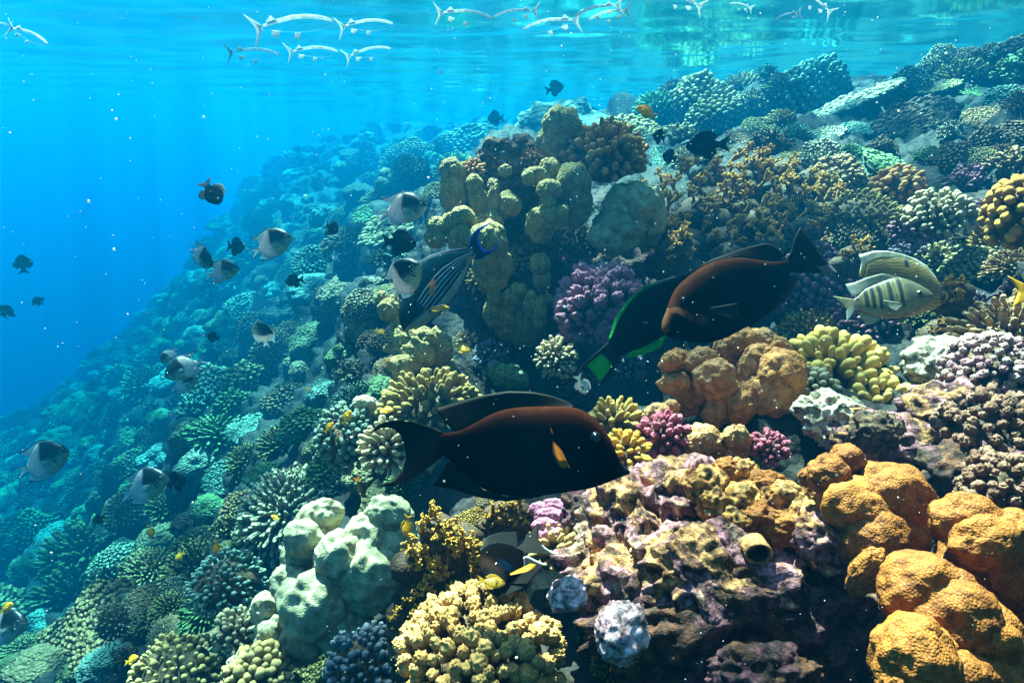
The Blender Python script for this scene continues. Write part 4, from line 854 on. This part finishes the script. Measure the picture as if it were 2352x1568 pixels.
# ------------------------------------------------------------------ the sunlit corals in front
def make_front():
    lobes('boulder_coral', 'large pale greenish lobed boulder coral at lower left', 'coral',
          [(735,1185,56,40,.02,-25),(700,1235,50,46,-.02),(895,1180,56,44,.0,15),(905,1240,60,62,.02),(845,1240,60,64,.0),(775,1285,54,70,-.05,-8),(845,1320,82,92,-.02),(900,1330,56,90,.03),(690,1285,44,52,.02),
           (665,1335,46,42,-.02,-15),(720,1390,80,88,-.06,-10),(790,1440,64,74,-.02),(610,1400,34,44,.02),(625,1460,40,50,.0),(690,1480,58,46,-.02),(640,1510,46,40,.03)], 'pale_porites', .15, 1.9, 0, 5, sub=5, d=1.62, top=1)
    thicket('fire_coral', 'yellow branching fire coral with white tips right of the pale lobed coral', 'coral', [(x, y) for x, y in ell(1015, 1290, 82, 105, 42, 11)]+[(x, y) for x, y in ell(965, 1440, 46, 90, 16, 12)], 'golden_pale', 'fire', d=1.22, size=62, lean=.75)
    thicket('frilly_coral', 'frilly olive yellow coral under the belly of the big surgeonfish', 'coral', [(x, y) for x, y in ell(1168, 1188, 56, 36, 26, 13)], 'golden_coral', 'frill', d=1.32, size=32, lean=.7)
    lobes('leather_coral', 'mauve folded leather coral under the big surgeonfish', 'coral', [(1240,1170,26,20),(1272,1162,34,18),(1262,1185,36,20,-.02),(1292,1180,22,30,.0),(1255,1205,34,20,-.03),(1285,1212,24,22,-.02),(1262,1228,30,22,-.04)], 'violet_pink', .18, 2, .06, 8, d=1.30)
    colony('finger_coral', 'pale speckled finger coral beside the small dusky surgeonfish', 'coral', 1272, 1262, 62, 'acro', 40, 'cream_yellow', .46, .62, d=1.26, up=(.1, -.5, 1), cone=95)
    colony('cauliflower_coral', 'big yellow cauliflower coral at the bottom centre', 'coral', 1105, 1532, 178, 'caul', 230, 'cauli_yellow', .175, .74, d=1.03, up=(0, -.55, 1), cone=96, squash=.78)
    colony('finger_coral', 'bluish white knobby coral at the bottom left of the yellow cauliflower coral', 'coral', 845, 1530, 90, 'acro', 150, 'bluish_coral', .2, .95, d=1.32, up=(0, -.5, 1))
    colony('finger_coral', 'cream knob coral at the bottom edge below the pale lobed coral', 'coral', 590, 1556, 76, 'stud', 98, 'cream_yellow', .22, .9, d=1.5, up=(0, -.5, 1))
    lobes('leather_coral', 'curled white edged coral flap at the bottom edge', 'coral', [(560,1510,24,20,0,-40),(545,1535,20,34,.01,-20),(556,1562,40,22,.0)], 'cream_coral', .15, 2, d=1.52)
    colony('finger_coral', 'domed pale knobby coral at the bottom edge, right of the yellow damselfish', 'coral', 405, 1552, 96, 'knob', 190, 'cream_yellow', .16, .72, d=2.0, up=(.0, -.4, 1), squash=.72, wide=1.1)
    colony('finger_coral', 'flat ribbed finger coral left of the pale lobed coral', 'coral', 545, 1450, 52, 'knob', 60, 'cream_coral', .3, .7, d=1.85, up=(.1, -.6, 1), squash=.6)
    colony('finger_coral', 'dark green domed finger coral left of the pale lobed coral', 'coral', 520, 1345, 84, 'knob', 190, 'teal_coral', .17, .66, d=2.15, up=(.0, -.4, 1), squash=.8)
    colony('table_coral', 'pale oval plate coral in the dark lower left', 'coral', 258, 1432, 46, 'knob', 80, 'cream_coral', .18, .5, d=2.5, up=(.1, -.9, .6), squash=.4)
    # tan lobed leather coral with its neighbours
    lobes('leather_coral', 'tan and orange lobed leather coral under the second surgeonfish', 'coral',
          [(1555,840,38,40,.02),(1550,880,38,28,-.02),(1540,830,22,22,-.03),(1610,830,38,34,-.02,-20),(1640,870,48,52,-.04,-25),(1665,915,40,48,-.02),(1672,800,34,40,.04),(1705,785,44,34,.02),(1745,785,40,32,.04),(1780,800,36,30,.03),(1745,815,38,26,-.02),
           (1790,860,56,58,-.05),(1765,910,64,66,-.03),(1800,930,46,52,-.02),(1825,905,28,34,-.02),(1700,940,32,42,-.05),(1640,950,30,34,-.02),(1590,910,40,48,.03),(1720,860,30,62,-.01),(1760,970,60,22,-.02,14)], 'leather_tan', .16, 2.0, .10, 5, sub=5, d=1.58)
    colony('soft_finger_coral', 'olive yellow soft coral with rounded white tipped fingers', 'coral', 1925, 860, 108, 'soft', 96, 'finger_soft', .42, .60, d=1.68, up=(.1, -.45, 1), cone=88, squash=.6, wide=1.1)
    colony('soft_finger_coral', 'lower patch of pale soft coral fingers beside the rocks', 'coral', 2030, 935, 78, 'soft', 44, 'finger_soft', .40, .70, d=1.55, up=(.2, -.5, 1), cone=88, squash=.6)
    colony('finger_coral', 'pale bead coral between the tan leather coral and the soft fingers', 'coral', 1868, 890, 52, 'stud', 50, 'cream_coral', .26, .8, d=1.58, up=(0, -.6, 1))
    colony('finger_coral', 'yellowish finger coral in front of the big surgeonfish head', 'coral', 1412, 975, 64, 'acro', 46, 'olive_yellow', .44, .60, d=1.52, up=(0, -.4, 1), cone=90)
    colony('finger_coral', 'bright yellow finger coral touching the big surgeonfish snout', 'coral', 1440, 1040, 52, 'acro', 28, 'golden_pale', .5, .74, d=1.36, up=(0, -.5, 1), cone=90)
    colony('cauliflower_coral', 'magenta bead coral right of the yellow fingers', 'coral', 1522, 1005, 58, 'caul', 60, 'pink_coral', .34, .56, d=1.42, up=(0, -.7, 1), cone=105, squash=1.1)
    colony('cauliflower_coral', 'small magenta coral below the tan leather coral', 'coral', 1765, 1030, 44, 'caul', 44, 'pink_coral', .34, .6, d=1.40, up=(.2, -.6, 1))
    lobes('leather_coral', 'two tan stubs below the tan leather coral', 'coral', [(1610,1015,44,44),(1690,1010,32,36,-.01),(1650,1030,40,36,.02),(1685,1035,34,30,.0)], 'tan_coral', .16, 2.2, .12, 7, d=1.40)
    lobes('leather_coral', 'small pale lobed coral crust left of the tan leather coral', 'coral', [(1515,950,34,26),(1540,935,20,18),(1495,965,20,20)], 'leather_tan', .2, 2.4, .1, 6, d=1.50)
    # crusted rocks
    rock('crusted rock with violet and cream patches in front of the big surgeonfish', 1470, 1215, 120, 120, 'rock_mixed', d=1.22, seed=31, sub=6, lump=.28, ridge=.22)
    rock('dark blotched rock just below the surgeonfish belly', 1330, 1175, 52, 50, 'rock_dark', d=1.30, seed=33)
    rock('ochre crusted rock under the tan stubs', 1590, 1170, 130, 110, 'rock_mixed', d=1.22, seed=35, sub=6, lump=.3, ridge=.2)
    rock('brown crusted rock mound at right centre', 1790, 1250, 165, 110, 'rock_mixed', d=1.16, seed=37, sub=6, lump=.3, ridge=.22)
    lobes('leather_coral', 'golden lumpy coral crust over the rock mound, left of the orange leather coral', 'coral', [(1622,1115,48,44,.02),(1668,1080,34,30,.05),(1640,1160,40,46,.0),(1700,1085,40,34,.05),(1745,1120,56,40,.03),(1700,1150,48,44,.0),(1690,1205,44,46,-.02),(1740,1195,44,40,-.03),(1800,1150,54,46,.0),(1840,1195,52,50,-.03),(1790,1215,44,40,-.04),(1875,1135,34,30,.03)], ['rock_ochre', 'leather_orange', 'rock_ochre'], .24, 2.0, .10, 6, sub=5, d=1.08)
    rock('rust and violet crusted rock face under the golden crust', 1640, 1330, 190, 120, 'rock_mixed', d=1.06, seed=71, sub=6, lump=.28, ridge=.22)
    rock('yellow crusted knob rock beside the orange leather coral', 1895, 1235, 76, 66, 'rock_mixed', d=1.0, seed=39)
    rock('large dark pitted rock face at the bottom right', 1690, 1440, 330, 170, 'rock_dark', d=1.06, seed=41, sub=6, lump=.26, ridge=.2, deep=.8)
    rock('speckled rock slope at the bottom centre right', 1480, 1330, 190, 120, 'rock_mixed', d=1.16, seed=43, sub=6, lump=.28, ridge=.2)
    rock('rounded violet white stone at the bottom centre right', 1428, 1452, 58, 74, 'rock_violet', d=.80, seed=45, lump=.16, ridge=.10, tilt=10)
    rock('small violet stone above the rounded violet white one', 1305, 1366, 46, 34, 'rock_violet', d=.98, seed=47, lump=.2, ridge=.1, tilt=-25)
    rock('violet streaked boulder low at the bottom right', 1750, 1540, 120, 60, 'rock_dark', d=.92, seed=49, lump=.25)
    rock('bright sunlit pale rock right of the tan leather coral', 1915, 960, 88, 52, 'rock_pale', d=1.42, seed=51, tilt=20)
    rock('white and violet crusted rock above the bead corals', 2165, 840, 78, 62, 'rock_pale', d=1.62, seed=53)
    rock('broken rubble rock at the right of the pale rock', 2010, 1020, 120, 70, 'rock_mixed', d=1.36, seed=55)
    rock('pitted rubble rock above the orange leather coral', 2180, 960, 120, 80, 'rock_mixed', d=1.40, seed=57)
    rock('dark rubble rock on the right edge', 2270, 1110, 140, 90, 'rock_dark', d=1.2, seed=59)
    rock('small round mossy stone in front of the pale rock', 2010, 990, 50, 44, 'rock_brown', d=1.28, seed=61)
    colony('finger_coral', 'purple and white bead coral at the upper right of the rubble', 'coral', 2275, 850, 96, 'caul', 190, 'violet_pale', .15, .85, d=1.42, up=(-.3, -.5, 1), cone=115)
    colony('finger_coral', 'large bead coral with glossy brown knobs on the right edge', 'coral', 2270, 1000, 110, 'caul', 120, 'brown_bead', .2, .8, d=1.24, up=(-.3, -.6, 1), cone=110)
    colony('finger_coral', 'dark brown knob coral low on the right edge', 'coral', 2300, 1120, 90, 'caul', 98, 'brown_bead', .22, .8, d=1.10, up=(-.3, -.6, 1), cone=110)
    # tube in the crusted rock
    t = empty('tube_sponge', at(1740, 1268, .985), 'round dark mouthed tube sponge in the crusted rock', 'sponge'); k = .97/F
    prof = [(30, 40), (31, 12), (33, -4), (29, -9), (24, -4), (22, 12), (10, 30), (.5, 32)]; V = []; n = 24
    for rr, dp in prof:
        for j in range(n): a = 2*math.pi*j/n; w_ = 1+.06*math.sin(3*a+rr); V.append((rr*k*w_*math.cos(a), dp*k, rr*k*.86*w_*math.sin(a)))
    Fc = [(i*n+j, i*n+(j+1) % n, (i+1)*n+(j+1) % n, (i+1)*n+j) for i in range(len(prof)-1) for j in range(n)]
    c = [((1,)*3 if i < 3 else (.9, 1.1, 1.0) if i == 3 else (.06,)*3) for i in range(len(prof)) for j in range(n)]
    link('tube', mesh('tube', V, Fc, CM['tan_coral'], True, np.array(c)), t)
    # orange leather corals, very near
    lobes('leather_coral', 'orange brown lobed leather coral, upper one at the right', 'coral',
          [(1945,1060,36,40,.0),(1900,1090,40,44,-.01),(1860,1095,22,24,.02),(1990,1085,32,26,.04),(1960,1165,70,66,-.03),(2040,1140,86,72,-.02),(2080,1190,54,56,.0),(2010,1240,76,70,-.05),(1990,1310,34,62,-.08,18),(2060,1250,60,60,-.03)], 'leather_orange', .15, 1.5, .03, 7, wide=1.12, sub=5, d=1.0)
    lobes('leather_coral', 'orange leather coral arm running down to the bottom right corner', 'coral',
          [(2120,1360,90,80,.0,20),(2180,1410,92,90,-.02),(2230,1470,90,100,-.02),(2100,1510,84,90,-.06),(2170,1560,110,70,-.06),(2250,1560,90,80,-.04),(2070,1570,50,40,-.07)], 'leather_orange', .15, 1.5, .03, 7, sub=5, wide=1.13, d=.80)
    lobes('leather_coral', 'brown orange lobed leather coral at the right edge', 'coral',
          [(2215,1195,70,58,.0),(2260,1245,74,56,-.03),(2320,1230,60,56,-.02),(2330,1310,90,100,.02),(2240,1300,80,70,.03),(2320,1420,90,110,.06)], 'leather_orange', .15, 1.5, .03, 7, wide=1.12, sub=5, d=.88)
mat('violet_pink', (.56, .19, .29), (.40, .12, .24)); mat('golden_pale', (.70, .38, .06), (.56, .27, .03)); mat('cream_yellow', (.62, .42, .17), (.50, .32, .12)); mat('cauli_yellow', (.58, .35, .14), (.42, .22, .075), cell=260, spots=.25)
mat('olive_yellow', (.46, .33, .10), (.50, .30, .06)); mat('violet_pale', (.66, .48, .46), (.34, .14, .22)); mat('brown_bead', (.13, .055, .04), (.36, .20, .15))
mat('violet_dusk', (.42, .17, .27), (.30, .11, .21))
make_pinnacle(); make_front()

# ------------------------------------------------------------------ corals over the rest of the slope
def protos():
    out = {}
    def fib(n, cone):
        ga = math.pi*(3-math.sqrt(5)); cm = math.cos(R(cone))
        for i in range(n):
            c = 1-(i+.5)/n*(1-cm); s_ = math.sqrt(max(0, 1-c*c)); yield Vector((s_*math.cos(i*ga), s_*math.sin(i*ga), c))
    def dome(seed, n, fl, fw, sq, kindp):
        rs = random.Random(seed); V, Fc = blob(3, (.74, .74, .66*sq), .12, 2, seed=seed); it = [(V, Fc, white(len(V))*.5)]
        fm = [finger_mesh(6, 6, seed=seed+k, **kindp) for k in range(4)]
        for dv in fib(n, 105):
            w_ = 1+.34*float(perlin([[dv.x*1.4+seed, dv.y*1.4, dv.z*1.4+seed*.7]])[0]); p = Vector((dv.x, dv.y, dv.z*sq))*(1-fl*.7)*w_; d_ = dv+Vector((rs.uniform(-1, 1), rs.uniform(-1, 1), rs.uniform(-.5, 1)))*.22; l = fl*rs.uniform(.75, 1.2)
            v, f, c = fm[rs.randrange(4)]; it.append((xform(v, quat_to(d_, rs.random()*6), (l*fw, l*fw, l), p), f, c))
        return merge(it)
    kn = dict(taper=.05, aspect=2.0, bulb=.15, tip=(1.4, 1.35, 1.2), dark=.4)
    out['domed_coral'] = [dome(1, 230, .17, .85, .85, kn), dome(2, 170, .24, .66, .75, kn), dome(9, 300, .13, .9, .95, kn)]
    ac = dict(taper=.45, aspect=3, tip=(1.6, 1.5, 1.3), dark=.4)
    out['spiky_coral'] = [dome(3, 190, .34, .6, .7, ac), dome(4, 150, .42, .55, .8, ac)]
    def table(seed):
        rs = random.Random(seed); V, Fc = blob(3, (1, .85, .12), .18, 2, seed=seed); it = [(V, Fc, white(len(V))*.5)]
        v, f = blob(2, (.25, .25, .5), .1, 2); it.append((v+np.array((0, 0, -.35)), f, white(len(v))*.4)); fm = [finger_mesh(5, 5, seed=seed+k, **kn) for k in range(3)]
        for i in range(260):
            a = i*2.39996; r = math.sqrt((i+.5)/260)*1.02; l = .14*rs.uniform(.7, 1.3); v, f, c = fm[rs.randrange(3)]
            it.append((xform(v, quat_to((math.cos(a)*r*.6, math.sin(a)*r*.6, 1)), (l*.9, l*.9, l), (r*math.cos(a), r*math.sin(a)*.85, .06)), f, c))
        return merge(it)
    out['table_coral'] = [table(5), table(6)]
    def heap(seed, n, w_):
        rs = random.Random(seed); it = []
        for k in range(n):
            a = k*2.4; r = .55*math.sqrt(k/n); V, Fc = blob(3, [rs.uniform(.32, .5)]*2+[rs.uniform(.3, .6)], .15, 2, w_, 5, seed=seed+k); it.append((V+np.array((r*math.cos(a), r*math.sin(a), .25*rs.random()-.3*r)), Fc, white(len(V))))
        return merge(it)
    out['lobed_coral'] = [heap(7, 9, 0), heap(17, 7, .1), heap(27, 11, .05)]
    def boulder(seed):
        V, Fc = blob(4, (1, .9, .75), .22, 1.8, .14, 5, seed=seed, ridge=.1); return V, Fc, white(len(V))
    out['boulder_coral'] = [boulder(8), boulder(18)]
    def bush(seed):
        rs = random.Random(seed); it = []
        for k, dv in enumerate(fib(20, 80)):
            v, f, c = stem_mesh(seed+k, gens=2, spread=.7, r=.09, L=.42, seg=5); it.append((xform(v, quat_to(dv+Vector((0, 0, .3)), rs.random()*6), (.85,)*3, dv*.15), f, c))
        return merge(it)
    out['bushy_coral'] = [bush(50), bush(80)]
    return out
DESC = {'domed_coral': 'domed finger coral', 'spiky_coral': 'spiky branching coral', 'table_coral': 'flat topped table coral', 'lobed_coral': 'lobed coral heap', 'boulder_coral': 'rounded boulder coral', 'bushy_coral': 'bushy coral'}
ORD = 'first second third fourth fifth sixth seventh eighth ninth tenth'.split()
def region(px, py):
    if py > 1200 and px < 900: return 'at the bottom left'
    if py > 920 and px < 980: return 'on the teal slope, lower left'
    if py > 620 and px < 980: return 'on the slope left of the pinnacle'
    if px < 1060: return 'on the hazy far slope'
    if px < 1560: return 'on the far reef edge'
    if py < 330: return 'on the upper right reef top'
    if py < 560: return 'on the right reef'
    if px > 1500: return 'on the shaded right ledge' if py < 800 else 'in the right rubble'
    return 'on the dark wall' if py < 900 else 'in the front rubble'
def scatter():
    pr = protos(); rs = random.Random(21); mats = {}
    hues_far = ['teal_coral', 'cream_coral', 'olive_coral', 'tan_coral', 'brown_coral', 'cream_yellow', 'olive_coral', 'green_coral']; hues_near = ['olive_coral', 'ochre_coral', 'tan_coral', 'cream_yellow', 'golden_pale', 'violet_pale', 'brown_coral', 'pink_coral']
    me = {}
    placed = []; recs = []
    block = [(1195, 600, 190, 330), (1380, 700, 130, 110), (1700, 470, 215, 115), (1440, 500, 90, 90), (780, 1330, 190, 190), (1690, 880, 190, 130), (1940, 860, 130, 100), (1110, 1470, 190, 110), (985, 930, 95, 60),
             (2060, 1250, 220, 200), (2200, 1450, 200, 160), (1700, 1300, 360, 260), (1010, 1300, 90, 120), (1400, 380, 95, 70), (800, 1010, 70, 70), (1250, 980, 230, 60), (520, 1345, 75, 70), (405, 1545, 85, 60), (2155, 500, 60, 55), (2275, 940, 100, 140)]
    def try_(px, py, lo, hi, kinds):
        for cx, cy, rx, ry in block:
            if ((px-cx)/rx)**2+((py-cy)/ry)**2 < 1: return
        p, n, d = hit(px, py)
        if p is None or d > 24: return
        if 1040 < px < 1640 and py < 340 and d < 4.6: return
        r = rs.uniform(lo, hi)*min(1.8, max(.55, d/3.6)); rp = r*F/d
        for qx, qy, q in placed:
            if (px-qx)**2+((py-qy)*1.25)**2 < (.58*(rp+q))**2: return
        placed.append((px, py, rp)); kind = rs.choice(kinds); recs.append((px, py, r, rp, kind, p, n, d))
    K = list(DESC); far = ['domed_coral', 'domed_coral', 'boulder_coral', 'table_coral', 'spiky_coral', 'lobed_coral', 'boulder_coral', 'bushy_coral', 'lobed_coral']
    for k in range(9000):                                   # upper right reef top: big tables and domes
        if len(recs) < 175: try_(rs.uniform(1500, 2360), rs.uniform(165, 440), .09, .25, ['table_coral', 'domed_coral', 'domed_coral', 'table_coral', 'bushy_coral', 'spiky_coral'])
    n0 = len(recs)
    for k in range(4000):                                   # the crest at the right edge
        if len(recs) < n0+22: try_(rs.uniform(2020, 2370), rs.uniform(105, 215), .07, .17, ['domed_coral', 'bushy_coral', 'spiky_coral', 'table_coral'])
    n0 = len(recs)
    for k in range(5000):
        if len(recs) < n0+26: try_(rs.uniform(1850, 2360), rs.uniform(430, 800), .12, .26, ['domed_coral', 'bushy_coral', 'spiky_coral', 'domed_coral'])
    n0 = len(recs)
    for k in range(24000):
        if len(recs) < n0+320:
            t = rs.random(); px = rs.uniform(-20, 1010); py = rs.uniform(330, 1568)
            if px > 900 and py > 560: continue
            try_(px, py, .09+.05*rs.random(), .16+.24*rs.random()**2, far)
    n0 = len(recs)
    for k in range(3000):
        if len(recs) < n0+22: try_(rs.uniform(700, 1560), rs.uniform(265, 420), .18, .36, far)
    n0 = len(recs)
    for k in range(4000):
        if len(recs) < n0+24: try_(rs.uniform(900, 2340), rs.uniform(620, 1560), .05, .12, ['domed_coral', 'spiky_coral', 'boulder_coral', 'lobed_coral', 'bushy_coral'])
    # names for each: row and rank inside its kind and region
    groups = {}
    for i, q in enumerate(recs): groups.setdefault((q[4], region(q[0], q[1])), []).append(i)
    label = {}
    for (kind, reg), ids in groups.items():
        ids.sort(key=lambda i: recs[i][1]); rows = [ids[k:k+7] for k in range(0, len(ids), 7)]
        for ri, row in enumerate(rows):
            row.sort(key=lambda i: recs[i][0])
            rn = '' if len(rows) == 1 else f', {ORD[ri] if ri else "top"} row'
            for ci, i in enumerate(row):
                label[i] = f'{DESC[kind]} {reg}' if len(row) == 1 and len(rows) == 1 else f'{DESC[kind]} {reg}, {ORD[ci]} from left{rn}'
    for i, (px, py, r, rp, kind, p, n, d) in enumerate(recs):
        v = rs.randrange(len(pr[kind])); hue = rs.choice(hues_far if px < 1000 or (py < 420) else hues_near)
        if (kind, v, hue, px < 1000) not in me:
            V, Fc, C = pr[kind][v]; me[kind, v, hue, px < 1000] = mesh(kind, V, Fc, CM[('dimmed_' if px < 1000 else 'far_')+hue], True, C)
        o = link(kind, me[kind, v, hue, px < 1000]); U = (n*.45+Vector((0, 0, 1))).normalized()
        if kind == 'table_coral': U = (n*.7+Vector((0, -.15, .8))).normalized()
        o.location = p-U*r*.12+Vector((0, 0, r*.12)); o.rotation_mode = 'QUATERNION'; o.rotation_quaternion = quat_to(U, rs.random()*6)
        o.scale = (r*rs.uniform(.75, 1.3), r*rs.uniform(.75, 1.2), r*rs.uniform(.7, 1.15)); tag(o, label[i], 'coral', DESC[kind]+'s over the slope')
        top = o.location.z+r
        if top > ZS-.06: o.location.z -= top-(ZS-.06)
for k, v in dict(teal_coral=((.13, .24, .20), (.20, .32, .27)), green_coral=((.12, .24, .09), (.17, .27, .12)), cream_coral=((.42, .38, .28), (.34, .31, .22)), olive_coral=((.22, .19, .07), (.15, .14, .05)), tan_coral=((.34, .20, .10), (.26, .14, .06)),
        bluish_coral=((.20, .27, .34), (.28, .34, .38)), cream_yellow=((.42, .33, .16), (.33, .25, .11)), ochre_coral=((.30, .16, .04), (.22, .10, .025)), golden_pale=((.46, .26, .05), (.36, .18, .03)), violet_pale=((.36, .26, .36), (.28, .18, .26)),
        brown_coral=((.14, .08, .04), (.09, .055, .035)), pink_coral=((.32, .12, .18), (.24, .08, .13))).items():
    mat('dimmed_'+k, *[tuple(q*.62 for q in z) for z in v], cell=9, bump=.6, dist=.05, spots=.3, patch=1.1)  # same hues darkened: dimmer light of the left slope put into the colour
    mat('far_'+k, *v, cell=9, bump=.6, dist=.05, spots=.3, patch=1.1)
scatter()

# ------------------------------------------------------------------ drifting specks
def specks():
    rs = np.random.default_rng(5); V0, F0 = ICO(1); V = []; Fc = []; o = 0
    for k in range(1500):
        px, py = rs.uniform(-60, 2410), rs.uniform(-40, 1600); d = .30+2.6*rs.random()**1.3
        h = hit(px, py)[2]
        if h and d > h-.05: continue
        if px < 950 and rs.random() < .6: continue
        p = at(px, py, d)
        if p.z > ZS-.05: continue
        r = d/F*rs.choice([.9, 1.3, 1.9, 3.0], p=[.62, .25, .10, .03]); e = np.array([1, 1, 1+rs.random()*.8])
        q = np.array(quat_to(rs.normal(size=3)).to_matrix()); V.append((V0*e*r)@q.T+np.array(p)); Fc += [tuple(i+o for i in f) for f in F0]; o += len(V0)
    k = NT('drifting_speck'); b = k.n('BsdfPrincipled', Roughness=.6); b.inputs[0].default_value = (.80, .74, .68, 1); t = k.n('BsdfTranslucent'); t.inputs[0].default_value = (.8, .74, .68, 1)
    m = k.n('MixShader'); m.inputs[0].default_value = .5; k.l(b.outputs[0], m.inputs[1]); k.l(t.outputs[0], m.inputs[2]); k.l(m.outputs[0], k.out.inputs[0])
    tag(link('drifting_specks', mesh('drifting_specks', np.concatenate(V), Fc, k.m)), 'pale specks drifting in the water', 'specks', kind='stuff')
bpy.context.view_layer.update()
make_fish()
specks()
